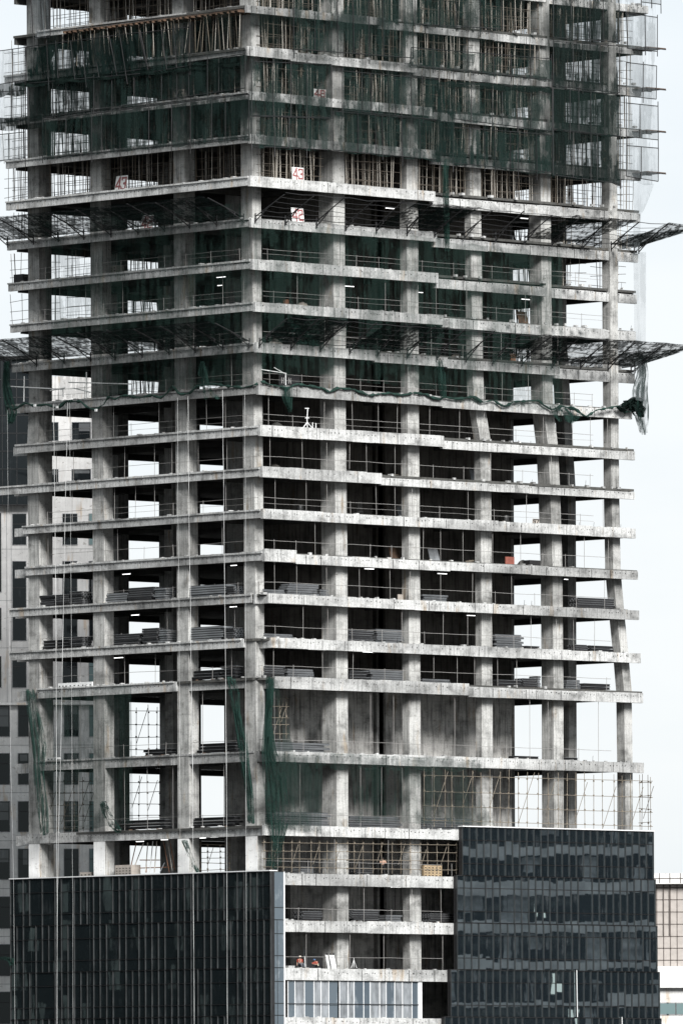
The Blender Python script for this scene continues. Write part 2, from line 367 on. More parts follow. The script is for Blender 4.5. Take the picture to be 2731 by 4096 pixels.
def slab(i):
    z = Z[i]; y = YC[i]; bh = BH[i]
    uc = (unroll(CXL[i], y)[0] - 1040) / 30.9
    low = i <= 4
    cap = i in (5, 6, 7, 8)
    ul = {8: .60, 7: .62, 6: .62, 5: .95, 4: .84}.get(i, 1.35 if low else uc)
    ul = max(ul, -1.2)
    m = MB()
    # left chain
    yl = y + 90
    xl = XLEFT.get(i, 100)
    vend = LF(xl, yl, ul)[1]; vend = min(vend, VB - .05)
    lh = bh - (.1 if i > 8 else .12)
    if i <= 6 and i >= 4: lh = .95
    ledge = 0.0
    if low and i < 4:
        vend = VB - .1
    # deck polygon
    pieces = []
    x0 = uc if not (i <= 3) else uc
    px = None
    for (xe, rec, zt, zb) in RP[i]:
        xe = min(xe, XEND.get(i, 2575)) if i > 4 else xe
        ue = RF(xe, y + (xe - 1040) * .05, rec)[0]
        if i <= 4 and xe == RP[i][-1][0]:
            pieces.append((x0, ue, rec, zt, zb)); x0 = ue
            break
        pieces.append((x0, ue, rec, zt, zb)); x0 = ue
    uend = pieces[-1][1]
    if i <= 4:
        pieces.append((uend, 50.5, 1.0, -.05, 0)); uend = 50.5
    poly = []
    for (a, b, rec, zt, zb) in pieces:
        poly += [(a + .02, rec + .12), (b - .0, rec + .12)]
    poly += [(uend, VB), (ul + 1.2, VB), (ul + 1.2, vend), (ul + .1, vend)]
    if cap: poly += [(ul + .1, 1.9)]
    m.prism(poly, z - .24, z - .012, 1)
    # edge beams, right face
    for k, (a, b, rec, zt, zb) in enumerate(pieces):
        jz = rnd.uniform(-.02, .02)
        m.box(a, b - .004, rec, rec + .32, z - bh + zb, z + zt + jz, 0)
        if i > 4 or k == 0:
            for q in range(int((b - a) / 2.9)):
                if rnd.random() < .7:
                    jx = a + 1.2 + q * 2.9 + rnd.uniform(-.9, .9)
                    if jx < b - .3: m.box(jx, jx + rnd.uniform(.02, .05), rec - .042, rec + .01, z - bh + zb + .02, z + zt - .04, 2)
            # form-joint steps and a ragged cap strip
            uu = a
            while uu < b - 1.0:
                ln = min(rnd.uniform(1.5, 5.5), b - .01 - uu)
                if rnd.random() < .55:
                    m.box(uu + .02, uu + ln, rec - rnd.uniform(.012, .035), rec + .2, z - bh + zb - rnd.uniform(-.03, .03), z + zt + jz + rnd.uniform(.005, .06), 0)
                uu += ln
            # tie holes
            n = int((b - a) / .52)
            for q in range(n):
                if rnd.random() < .6:
                    hx = a + .3 + q * .52 + rnd.uniform(-.22, .22); hz = z - bh * .36 + zt * .5 + rnd.uniform(-.07, .05)
                    m.box(hx, hx + .07, rec - .045, rec + .01, hz, hz + .09, 2)
    if cap:
        m.box(uc, uc + .3, .321, 1.9, z - bh, z - .003, 0)
        if i in (5, 8): m.box(min(ul, uc - .1), uc - .003, 1.35, 1.60, z - bh, z - .003, 0)
    # left face beam
    v0 = .323 if not cap else 1.903
    if i == 7: v0 = LF(974, y, ul)[1]
    if i == 6: v0 = LF(705, y + 30, ul)[1]
    if i in (6, 7): m.box(.96, 1.25, 1.91, v0 - .004, z - lh, z - .02, 0)
    if i in (6, 7): m.box(ul, 1.25, v0 - .003, v0 + .3, z - lh + .01, z - .03, 0); v0 += .302
    if i > 4:
        vs = [v0]
        while vs[-1] < vend - 4: vs.append(vs[-1] + rnd.uniform(3, 8))
        vs.append(vend)
        for q in range(len(vs) - 1):
            j = rnd.uniform(-.02, .03)
            m.box(ul + j, ul + .3, vs[q], vs[q + 1] - .003, z - lh, z - .14, 0)
            m.box(ul - .13 + j, ul + .28, vs[q], vs[q + 1] - .003, z - .135, z + rnd.uniform(.0, .05), 0)
            n = int((vs[q + 1] - vs[q]) / .6)
            for t in range(n):
                if rnd.random() < .7:
                    hv = vs[q] + .3 + t * .6 + rnd.uniform(-.1, .1)
                    m.box(ul - .025 + j, ul + .02, hv, hv + .09, z - lh * .42, z - lh * .42 + .07, 2)
    else:
        t = .33
        while t < VB - .31:
            t2 = min(VB - .3, t + rnd.uniform(3, 8)); j = rnd.uniform(-.015, .015)
            m.box(ul + j, ul + .35, t, t2 - .003, z - lh, z - .002, 0)
            for q in range(int((t2 - t) / .6)): m.box(ul + j - .02, ul + .02, t + .3 + q * .6, t + .39 + q * .6, z - lh * .42, z - lh * .42 + .07, 2)
            t = t2
    # mortar lumps and blocks left along both edges, ends of tie rods
    if i > 3:
        t = .5
        while t < vend - 1:
            if rnd.random() < .6: m.box(ul + rnd.uniform(-.1, .3), ul + rnd.uniform(.35, .5), t, t + rnd.uniform(.1, .4), z + .04, z + rnd.uniform(.07, .16), 0)
            t += rnd.uniform(.6, 2.4)
    t = .6
    while t < uend - 1:
        if rnd.random() < .5: m.box(t, t + rnd.uniform(.1, .45), rnd.uniform(.15, .3), rnd.uniform(.4, .7), z - .1, z + rnd.uniform(.05, .15), 0)
        if rnd.random() < .3: m.tube([(t, .45, z - .05), (t + rnd.gauss(0, .08), .4, z + rnd.uniform(.15, .6))], .018, 3, 2)
        t += rnd.uniform(.7, 2.2)
    # stub beyond the left end, seen end-on
    if 4 <= i <= 12:
        xs = {12: 55, 11: 59, 10: 59, 9: 61, 8: 63, 7: 70, 6: 70, 5: 65, 4: 66}[i]
        us = ul + .9
        vs_ = LF(xs, yl, us)[1]
        m.box(us, us + .5, vend - 1.0 if i > 4 else VB - 3, vs_, z - lh - .12, z - .12, 0)
    # back and far side beams, interior beams
    if i > 3:
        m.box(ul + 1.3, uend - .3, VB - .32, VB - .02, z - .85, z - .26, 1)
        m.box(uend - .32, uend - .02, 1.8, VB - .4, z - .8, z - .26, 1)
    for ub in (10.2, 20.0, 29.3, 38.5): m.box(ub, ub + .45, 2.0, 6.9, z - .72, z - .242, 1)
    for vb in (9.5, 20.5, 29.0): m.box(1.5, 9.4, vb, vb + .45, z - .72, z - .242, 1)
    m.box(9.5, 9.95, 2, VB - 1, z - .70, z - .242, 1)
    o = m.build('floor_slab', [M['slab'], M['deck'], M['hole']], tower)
    return o
for i in range(-1, 24): slab(i)

# ------------------------------------------------------------------ columns
def shaft(rows, name='column', ms=None):
    """rows: (z, u0, u1, v0, v1) from the bottom up"""
    m = MB()
    m.loft([[(u0, v0, z), (u1, v0, z), (u1, v1, z), (u0, v1, z)] for (z, u0, u1, v0, v1) in rows])
    return m.build(name, ms or M['col'], tower)
ZT = Z[22] + 6.5
def rcol(keys, vext, uext, top=ZT, v=CV):
    """keys: (level, px of the bright face's left edge)"""
    rows = []
    for (lv, x) in keys:
        z = Z[lv] if lv in Z else (0.0 if lv < -1 else ZT)
        y = YC[lv] if lv in YC else (4262 if lv < 0 else -142)
        u = RF(x, y + (x - 1040) * .05, v)[0]
        rows.append((z, u, u + uext, v, v + vext))
    return shaft(rows)
rcol([(-9, 1349), (4, 1347), (9, 1343), (13, 1336), (20, 1330), (99, 1326)], 2.0, 1.5)
rcol([(-9, 1640), (4, 1637), (9, 1634), (13, 1629), (20, 1624), (99, 1620)], .95, 1.5)
rcol([(-9, 1928), (6, 1926), (10, 1922), (12, 1919), (13, 1893), (14, 1888), (20, 1876), (99, 1872)], .85, 1.42)
rcol([(-9, 2214), (6, 2212), (9, 2208), (11, 2198), (12, 2190), (13, 2170), (14, 2167), (20, 2158), (99, 2154)], 1.65, 1.35)
rcol([(-9, 2500), (5, 2498), (6, 2494), (7, 2481), (8, 2464), (9, 2450), (11, 2444), (15, 2439), (99, 2430)], 1.1, 1.05)
# corner column (left face px edge)
rows = []
for lv, x in ((-9, 984), (4, 983), (9, 976), (13, 970), (20, 962), (99, 958)):
    z = Z[lv] if lv in Z else (0.0 if lv < -1 else ZT); y = YC[lv] if lv in YC else (4262 if lv < 0 else -142)
    v = LF(x, y + 10, CU)[1]
    rows.append((z, CU, CU + 1.12, max(v - 1.55, .5), v))
rows2 = rows
shaft(rows2)
def lcol(keys, vext, uext):
    rows = []
    for (lv, x) in keys:
        z = Z[lv] if lv in Z else (0.0 if lv < -1 else ZT); y = YC[lv] if lv in YC else (4262 if lv < 0 else -142)
        v = LF(x, y + (1040 - x) * .08, CU)[1]
        rows.append((z, CU, CU + uext, v - vext, v))
    return shaft(rows)
lcol([(-9, 714), (4, 712), (9, 708), (13, 700), (20, 692), (99, 688)], 1.6, 1.3)
lcol([(-9, 377), (4, 376), (9, 373), (13, 366), (20, 360), (99, 356)], 1.62, 1.22)
lcol([(-9, 118), (4, 117), (9, 115), (12, 110), (13, 117), (20, 110), (99, 107)], 1.6, 1.0)
# rendered white faces of the columns on the floor above the left cladding
for x0, x1 in ((117, 160), (376, 421), (712, 757), (983, 1031)):
    p0 = LF(x0, 3400, CU); p1 = LF(x1, 3400, CU)
    MB().box(CU - .03, CU - .002, p1[1] + .02, p0[1] - .02, Z[3] + .02, Z[4] - .98).build('column_render', M['white'], tower)
# inner and rear columns (pixel edge, plane) seen through the bays
def ibox(u0, u1, v0, v1, dx=0.0):
    shaft([(0, u0, u1, v0, v1), (Z[11], u0, u1, v0, v1), (Z[15], u0 - dx, u1 - dx, v0 + dx * .2, v1 + dx * .2), (ZT, u0 - dx, u1 - dx, v0 + dx * .2, v1 + dx * .2)])
ibox(7.6, 8.8, 11.6, 13.0)
ibox(7.3, 8.5, 20.3, 21.5)
def backcol(x0, x1, v):        # pixel range at the level of the middle floors
    a = RF(x0, 2300, v)[0]; b = RF(x1, 2300, v)[0]
    return a, b
for x0, x1 in ((445, 500), (640, 668), (742, 786)):
    a, b = backcol(x0, x1, VB - 2.0)
    ibox(a + .45, b, VB - 2.6, VB - 1.4)
a, b = backcol(664, 745, VB - 1.6); MB().box(a, b, VB - 1.9, VB - 1.6, 0, ZT).build('shear_wall', M['core'], tower)
ibox(-.2 + 1.6, 2.9, VB - 2.2, VB - 1.0)
for x0, x1, dx in ((2268, 2326, 1.0), (2052, 2078, 0.0)):
    vA = LF(x1, 2500, 48.8)[1]; vB_ = LF(x0, 2500, 48.8)[1]
    ibox(47.8, 48.9, vA + .9, vB_, dx)
    
# ------------------------------------------------------------------ core
VW = 7.0
uA = RF(1160, 3000, VW)[0]; uB = RF(1492, 3000, VW)[0]; uC = RF(1543, 3000, VW)[0]; uD = RF(2046, 3000, VW)[0]
for (za, zb_, mt) in ((0, Z[6] - .3, 'corelit'), (Z[6] - .297, ZT, 'core')):  # paler below, darker above: light put into the colour, plus brown dirt above
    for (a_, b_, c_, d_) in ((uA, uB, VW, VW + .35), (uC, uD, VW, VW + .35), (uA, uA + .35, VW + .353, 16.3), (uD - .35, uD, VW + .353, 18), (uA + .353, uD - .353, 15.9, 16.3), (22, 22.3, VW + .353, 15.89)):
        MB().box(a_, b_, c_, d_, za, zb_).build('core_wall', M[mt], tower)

# ------------------------------------------------------------------ curtain walls
def curtain(name_mat, face, x0s, x1, levels, plane, spacing, mullm, splits, jitter, jag, seed, glassm):
    """levels: list of (z_top, z_bottom, start coordinate); one band of panes per storey"""
    r = random.Random(seed)
    cw = MB()
    t0 = max(l[0] for l in levels); t1 = min(l[1] for l in levels)
    root = None
    allp = []
    frame = MB()
    for (zt, zb, s0, s1) in levels:
        frame_box = (s0, s1, zb, zt)
        if face == 'R': frame.box(s0 + .02, s1, plane + .12, plane + .5, zb, zt - .02)
        else: frame.box(plane + .12, plane + .5, s0, s1 - .02, zb, zt - .02)
    root = frame.build('curtain_wall', M['dark'], tower)
    for (zt, zb, s0, s1) in levels:
        g = MB(); mu = MB()
        n = max(1, round((s1 - s0) / spacing)); st = (s1 - s0) / n
        h = zt - zb
        cuts = [zt] + [zt - h * f for f in splits] + [zb]
        for k in range(n):
            a = s0 + k * st; b = a + st
            for q in range(len(cuts) - 1):
                hi, lo = cuts[q] - .03, cuts[q + 1] + .03
                dx = r.gauss(0, jitter) * st; dz = r.gauss(0, jitter) * (hi - lo)
                if face == 'R':
                    P = [(a, plane + .04 + dx, lo), (b, plane + .04 - dx, lo), (b, plane + .04 - dx + dz, hi), (a, plane + .04 + dx + dz, hi)]
                else:
                    P = [(plane + .04 + dx, b, lo), (plane + .04 - dx, a, lo), (plane + .04 - dx + dz, a, hi), (plane + .04 + dx + dz, b, hi)]
                g.quad(*P)
        g.build('glass_band', glassm, root)
        for k in range(n + 1):
            a = s0 + k * st
            if r.random() < jag and 0 < k < n: continue
            ww = .03
            if face == 'R': mu.box(a - ww, a + ww, plane - .06, plane + .1, zb, zt, 0)
            else: mu.box(plane - .06, plane + .1, a - ww, a + ww, zb, zt, 0)
        for q, c in enumerate(cuts):
            ww = .07 if q in (0, len(cuts) - 1) else .035
            if face == 'R': mu.box(s0, s1, plane - .03, plane + .1, c - ww, c, 1)
            else: mu.box(plane - .03, plane + .1, s0, s1, c - ww, c, 1)
        mu.build('mullion_grid', [mullm, M['dark']], root)
    return root
# right face cladding
PR = -.55
def zpx(y, u=0, v=0, x=1040): return zat(unroll(x, y)[1], u, v)
zt = RF(1849, 3307, PR)[2]
zr = [zt, RF(1827, 3500, PR)[2], RF(1827, 3690, PR)[2], RF(1801, 3877, PR)[2], RF(1776, 4066, PR)[2]]
zr.append(zr[-1] - 4.4); zr.append(zr[-1] - 4.4)
us = [RF(x, 3600, PR)[0] for x in (1849, 1827, 1827, 1801, 1776, 1776)]
ue = [RF(x, 3600, PR)[0] for x in (2612, 2619, 2625, 2634, 2640, 2644)]
lev = [(zr[k], zr[k + 1], us[k], ue[k]) for k in range(6)]
cwR = curtain('R', 'R', None, None, lev, PR, .955, M['mull'], (.27, .755), .0006, .06, 5, M['glassR'])
MB().box(us[5], ue[5], PR, PR + .4, 0, zr[6] - .02).build('cladding_base', M['glassR'], cwR)
MB().box(us[0] - .1, ue[0] + .02, PR - .14, PR + .5, zr[0] + .01, zr[0] + .10).build('coping', M['cope'], cwR)
# left face cladding
PL = -.55
vl = LF(44, 3800, PL)[1]; v0 = LF(1083, 3800, PL)[1]
zl = [LF(1083, 3484, PL)[2], LF(1083, 3677, PL)[2], LF(1083, 3869, PL)[2], LF(1083, 4060, PL)[2]]
zl += [zl[-1] - 4.4, zl[-1] - 8.8]
lev = [(zl[k], zl[k + 1], v0, vl) for k in range(5)]
cwL = curtain('L', 'L', None, None, lev, PL, .92, M['mullL'], (.3, .76), .0003, .22, 9, M['glassL'])
MB().box(PL, PL + .4, v0, vl, 0, zl[5] - .02).build('cladding_base', M['glassL'], cwL)
MB().box(PL - .12, PL + .9, v0, vl + .1, zl[0] + .01, zl[0] + .10).build('coping', M['cope'], cwL)
# corner return panel facing right
g = MB(); mu = MB()
pu0 = RF(1084, 3800, -.9)[0]; pu1 = RF(1135, 3800, -.9)[0]
for k in range(5):
    zt_, zb_ = zl[k], zl[k + 1]; h = zt_ - zb_
    cuts = [zt_, zt_ - h * .745, zb_] if k == 0 else [zt_, zt_ - h * .29, zt_ - h * .75, zb_]
    halves = 1 if k == 0 else 2
    for q in range(len(cuts) - 1):
        for hh in range(halves):
            a = pu0 + (pu1 - pu0) * hh / halves; b = pu0 + (pu1 - pu0) * (hh + 1) / halves
            dx = rnd.gauss(0, .004)
            g.quad((a + .03, -.9 + dx, cuts[q + 1] + .03), (b - .03, -.9 - dx, cuts[q + 1] + .03), (b - .03, -.9 - dx, cuts[q] - .03), (a + .03, -.9 + dx, cuts[q] - .03))
    for c in cuts: mu.box(pu0, pu1, -.93, -.87, c - .03, c)
    mu.box((pu0 + pu1) / 2 - .02, (pu0 + pu1) / 2 + .02, -.93, -.87, zb_, zl[1] if k == 0 else zt_)
ret = MB().box(pu0, pu1, -.86, -.5, 0, zl[0]).build('corner_return', M['dark'], tower)
g.build('glass_band', M['glassC'], ret)
mu.box(pu0 - .03, pu0 + .03, -.95, -.86, zl[5], zl[0]); mu.build('mullion_grid', M['mull'], ret)
MB().box(pu1, pu1 + .13, -.95, -.3, zl[5], zl[0]).build('white_edge', M['cope'], ret)

# glazed infill between the cladding, lowest storey seen
g = MB(); mu = MB()
xa = 1150; xs = []
r2 = random.Random(3)
k = 0
while xa < 1665:
    wv = r2.choice((26, 28, 31, 34, 38, 24))
    if 1322 < xa < 1352: xa = 1356
    xs.append((xa, min(xa + wv, 1671))); xa += wv
z0, z1 = Z[0] + .02, Z[1] - 1.12
for a, b in xs:
    ua = RF(a, 3980, .25)[0]; ub = RF(b, 3980, .25)[0]
    d = r2.gauss(0, .02)
    g.box(ua + .05, ub, .25 + d, .29 + d, z0, z1 - r2.uniform(0, .08), 0 if r2.random() < .6 else 1)
    mu.box(ua - .035, ua + .035, .17, .24, z0, z1, 0)
ug0, ug1 = RF(1150, 3980, .2)[0], RF(1671, 3980, .2)[0]
mu.box(ug0, ug1, .10, .15, z0 + 1.28, z0 + 1.34, 1)
mu.box(ug1, ug1 + .5, .15, .6, z0, z1, 0)
inf = g.build('infill_panels', [M['glassC'], plain('grey_film_panel', (.28, .30, .32), .35, 0, .5, 2.0, sx=(1, 1, .3))], tower)
mu.build('white_mullions', [M['cope'], M['dark']], inf)
MB().box(RF(1322, 3980, .6)[0], RF(1352, 3980, .6)[0], .3, .6, z1 - .55, z1).build('door_head', M['steel'], tower)
# walls of the storeys below the picture
MB().box(.95, 26, .6, .9, 0, Z[-1] - 1.3).build('base_wall', M['core'], tower)
# ------------------------------------------------------------------ ground and surrounding buildings
MB().box(-6000, 6000, -500, 9000, -.5, 0).build('ground', M['ground'], frame=False).__setitem__('kind', 'structure')

# pale block behind on the left
Yn = 1100.0; PXM = F / Yn
def nb(px0, px1, py0, py1):
    a = WP(px0, py0, Yn); b = WP(px1, py1, Yn)
    return min(a[0], b[0]), max(a[0], b[0]), min(a[2], b[2]), max(a[2], b[2])
nbd = empty('neighbour_block', (-50, Yn, 0), 'pale rendered block with dark window columns behind the left end of the tower', 'building', frame=False)
x0, x1, _, zt_ = nb(-1400, 418, 1512, 2000)
_, _, zm, _ = nb(0, 10, 2812, 2000)
m = MB().box(x0, x1, Yn, Yn + 45, zm, zt_); m.build('upper_wall', M['nwall'], nbd)
m = MB().box(x0, x1 + .3, Yn - .35, Yn + 45, 0, zm - .25); m.build('lower_wall', M['nwall2'], nbd)
MB().box(x0, x1 + .5, Yn - .9, Yn + 45, zm - .247, zm - .003).build('ledge', M['nwall2'], nbd)
def nwin(px0, px1, py0, py1, mat='nglass', off=0.0, bars=0):
    a, b, lo, hi = nb(px0, px1, py0, py1)
    y = Yn + off
    f = MB().box(a - .06, b + .06, y - .06, y - .004, lo - .06, hi + .06)
    fo = f.build('window', M['nframe'], nbd)
    g = MB().box(a, b, y - .075, y - .062, lo, hi)
    if hi - lo > 2: g.box(a, b, y - .10, y - .076, lo + (hi - lo) * .66, lo + (hi - lo) * .66 + .07, 1)
    g.build('pane', [M[mat], M['dark']], fo)
    if mat == 'nglass' and rnd.random() < .5:
        h0 = lo + (hi - lo) * rnd.uniform(.3, .8); MB().box(a + (b - a) * rnd.uniform(.1, .5), b - .1, y - .090, y - .080, h0, hi - .1).build('blind', M['nblind'], fo)
cols_u = [(-260, -200), (-150, -95), (-60, 6), (52, 106), (186, 208), (253, 310), (358, 404)]
rows_u = [(2056, 2178), (2246, 2561), (2626, 2749)]
for (a, b) in cols_u:
    for k, (c, d) in enumerate(rows_u):
        if a == -60: c, d = ((2052, 2367), (2433, 2560), (2626, 2749))[k]
        nwin(a, b, c, d, 'nteal' if a == 358 and k != 1 else 'nglass')
for (a, b) in ((181, 234), (290, 364)):
    nwin(a, b, 1690, 1762); nwin(a, b, 1878, 1938)
rows_l = [(2825, 2945), (3015, 3137), (3207, 3326), (3397, 3517)]
for (a, b) in [(-260, -200), (-130, -70), (-40, 40), (75, 116), (185, 214), (259, 315), (360, 404)]:
    for (c, d) in rows_l: nwin(a, b, c, d, 'nteal' if a == 360 else 'nglass', -.35)
for (c, d) in ((3590, 3712), (3781, 3902), (3971, 4094), (4165, 4290)): nwin(-600, 200, c, d, 'nglass', -.35)
ln = MB()
for y in (2195, 2400, 2590, 2980, 3170, 3362, 3553, 3745, 3935):
    a, b, lo, hi = nb(-400, 400, y, y + 1); off = -.35 if y > 2812 else 0
    ln.box(a, b, Yn + off - .008, Yn + off, lo, lo + .05)
for x in (28, 46):
    a, b, lo, hi = nb(x, x + 1.6, 2020, 2810); ln.box(a, a + .05, Yn - .008, Yn, lo, hi)
ln.build('render_joints', M['nframe'], nbd)
# dark glass block in front of it
gd = empty('dark_office_block', (-45, Yn - 12, 0), 'black glass office block behind the tower at the left edge of the photo', 'building', frame=False)
def nb2(px0, px1, py0, py1, Y):
    a = WP(px0, py0, Y); b = WP(px1, py1, Y)
    return min(a[0], b[0]), max(a[0], b[0]), min(a[2], b[2]), max(a[2], b[2])
a, b, lo, hi = nb2(-1500, 128, 1444, 2020, Yn - 1.0)
MB().box(a, b, Yn - 1.0, Yn - .01, lo, hi).build('glass_front', M['nglass'], gd)
mm = MB()
for q in range(24):
    xx = b - q * 1.55; mm.box(xx - .03, xx + .03, Yn - 1.05, Yn - 1.0, lo, hi)
for q in range(8):
    zz = lo + 1.9 * q; mm.box(a, b, Yn - 1.05, Yn - 1.0, zz, zz + .06)
mm.build('mullion_grid', M['dark'], gd)
MB().box(a, b + .1, Yn - 1.2, Yn - .02, hi + .003, hi + .35).build('parapet', M['dark'], gd)

# tiled building behind on the right
Yr = 1250.0
rb = empty('tiled_building', (60, Yr, 0), 'low building of brownish tiles over a white wall behind the right glass cladding', 'building', frame=False)
def R2(px0, px1, py0, py1): return nb2(px0, px1, py0, py1, Yr)
a, b, lo, hi = R2(2560, 3600, 3494, 3533); MB().box(a, b, Yr - 1.2, Yr + 25, lo, hi).build('parapet', M['whitewall'], rb)
pg = MB()
for x in range(2590, 3600, 42):
    q, _, l2, h2 = R2(x, x + 1, 3494, 3533); pg.box(q, q + .1, Yr - 1.215, Yr - 1.2, l2, h2)
q = R2(2560, 3600, 3512, 3513); pg.box(q[0], q[1], Yr - 1.215, Yr - 1.2, q[2], q[2] + .1)
pg.build('parapet_joints', M['tiledark'], rb)
a, b, lo, hi = R2(2560, 3600, 3533.2, 3866); MB().box(a, b, Yr, Yr + 24, lo, hi).build('tiled_wall', M['tile'], rb)
pg = MB()
for y in (3548, 3596, 3645, 3694, 3743, 3790, 3838):
    q = R2(2560, 3600, y, y + 1); pg.box(q[0], q[1], Yr - .03, Yr, q[2], q[2] + .1)
for x in list(range(2596, 3600, 27)):
    q = R2(x, x + 1, 3533, 3866); pg.box(q[0], q[0] + .1, Yr - .03, Yr, q[2], q[3])
for x in (2650, 2674): q = R2(x, x + 4, 3535, 3740); pg.box(q[0], q[1], Yr - .2, Yr, q[2], q[3])
pg.build('tile_joints', M['tiledark'], rb)
a, b, lo, hi = R2(2560, 3600, 3866.3, 3937); MB().box(a, b, Yr - .8, Yr + 24, lo, hi).build('white_band', M['whitewall'], rb)
a, b, lo, hi = R2(2560, 3600, 3940, 3948); MB().box(a, b, Yr - 1.1, Yr + 24, lo, hi).build('drip_ledge', M['whitewall'], rb)
a, b, lo, hi = R2(2560, 3600, 3948.3, 4600); MB().box(a, b, Yr - .3, Yr + 24, 0, hi).build('white_wall', M['whitewall'], rb)
for x in (2600, 2638, 2668, 2703, 2740, 2775):
    q = R2(x, x + 30, 4014, 4056); f = MB().box(q[0] - .12, q[1] + .12, Yr - .4, Yr - .303, q[2] - .12, q[3] + .12).build('window', M['nframe'], rb)
    MB().box(q[0], q[1], Yr - .42, Yr - .403, q[2], q[3]).build('pane', M['nteal'], f)

# buildings off to both sides, seen in the glass
ob = empty('office_building', (150, 1010, 0), 'grey banded office building mirrored in the right glass cladding', 'building', frame=False)
MB().box(146, 175, 978, 1080, 0, 150).build('wall', M['nglass'], ob)
bb = MB(); wl = MB()
rr = random.Random(4)
for q in range(34):
    z = 4 + q * 4.15
    y = 978.0
    while y < 1080:
        wv = rr.uniform(3, 16); bb.box(144.6 - rr.uniform(0, .5), 146, y, min(y + wv - .03, 1080), z + rr.uniform(-.1, .3), z + rr.uniform(.7, 1.9)); y += wv
bb.build('spandrel', plain('grey_spandrel', (.84, .82, .84), .8, 0, .35, .6), ob)
bb = MB()
for q in range(34):
    z = 4 + q * 4.15
    y = 979
    while y < 1079:
        wv = rr.choice((.25, .4, .8, 1.6, 2.4))
        if rr.random() < .46: bb.box(145.7, 145.99, y, y + wv, z + rr.choice((1.0, 1.0, 2.4)), z + rr.choice((4.14, 4.14, 3.0)))
        elif rr.random() < .10: wl.box(145.8, 145.98, y, y + min(wv, 1.0), z + 1.7, z + 4.0)
        y += wv + rr.choice((.3, .9, 1.5))
bb.build('window_panel', plain('grey_panel', (.58, .58, .60), .7, 0, .6, .8), ob)
wl.build('glow_strip', glow('glow_strip', (.92, 1, .96), .8), ob)  # white facade strips with an added glow to brighten the mirrored facade
od = empty('dark_tower_block', (-150, 1010, 0), 'black glass tower block mirrored in the left glass cladding', 'building', frame=False)
MB().box(-185, -160, 940, 1100, 0, 175).build('wall', M['nglass'], od)
bb = MB(); rr = random.Random(8)
for q in range(40):
    z = 3 + q * 4.3
    y = 942
    while y < 1098:
        if rr.random() < .6: bb.box(-160, -159.7, y, y + rr.choice((.2, .3, .45, .7)), z, z + rr.uniform(2.2, 3.9))
        y += rr.choice((.95, .95, 1.9, 2.85))
bb.build('fin', plain('grey_fin', (.20, .235, .23), .8, 0, .5, .8), od)
# ------------------------------------------------------------------ positions on a floor
def ru(i, x, v=0.0): return RF(x, YC[i] + (x - 1040) * .045, v)[0]
def lvv(i, x, u=0.0): return LF(x, YC[i] + (1040 - x) * .075, u)[1]
FLN = {22: 'on the topmost floor', 21: 'on the floor below the topmost', 20: 'on the floor marked 46', 19: 'on the floor above the 43 signs', 18: 'on the floor marked 43',
       17: 'on the floor marked 42', 16: 'on the first floor below sign 42', 15: 'on the second floor below sign 42', 14: 'on the lower catch platform floor',
       13: 'on the floor of the rolled green net', 12: 'one floor below the rolled green net', 11: 'two floors below the rolled net', 10: 'three floors below the rolled net',
       9: 'four floors below the rolled net', 8: 'five floors below the rolled net', 7: 'six floors below the rolled net', 6: 'seven floors below the rolled net',
       5: 'between the two tall floors', 4: 'level with the right glass top', 3: 'level with the left glass top', 2: 'one floor above the seated workers',
       1: 'on the floor of the seated workers', 0: 'on the lowest floor seen'}
ORD = ['first', 'second', 'third', 'fourth', 'fifth', 'sixth']
def rbay(x): return sum(x > t for t in (1389, 1680, 1969, 2253, 2529))
def lbay(x): return sum(x > t for t in (130, 400, 735))
def where(face, x):
    if face == 'R': return '%s bay right of the corner' % ORD[rbay(x)]
    return '%s bay left of the corner' % ORD[max(0, 3 - lbay(x))]

# ------------------------------------------------------------------ stacks of shoring panels
def panel_mesh(kind):
    m = MB()
    body, edge = (0, 1)
    if kind == 'beam':
        m.box(0, 1, 0, .9, .02, .05, 0); m.box(0, 1, .1, .8, .05, .24, 0); m.box(0, 1, -.02, .92, .24, .27, 1)
    elif kind == 'galv':
        m.box(0, 1, 0, 1.2, 0, .14, 1); m.box(0, 1, .03, 1.17, .14, .19, 0); m.box(0, 1, -.012, .0, .05, .09, 0)
    else:
        m.box(0, 1, 0, 1.25, 0, .155, 0); m.box(0, 1, -.012, 1.26, .157, .185, 1)
        for y in (.12, .5, .9): m.box(-.01, 0, y, y + .12, .03, .12, 1)
        m.box(-.008, 0, .01, 1.2, .0, .02, 1)
    me = bpy.data.meshes.new('panel'); me.from_pydata(m.v, [], m.f); me.polygons.foreach_set('material_index', m.m)
    for q in (M['dark'], M['galv']): me.materials.append(q)
    return me
PM = {k: panel_mesh(k) for k in ('beam', 'galv', 'steel')}
rb_ = random.Random(21)
used = {}
KW = {'beam': 'stack of long dark steel beams', 'galv': 'stack of pale galvanised planks', 'steel': 'stack of dark steel shoring panels'}
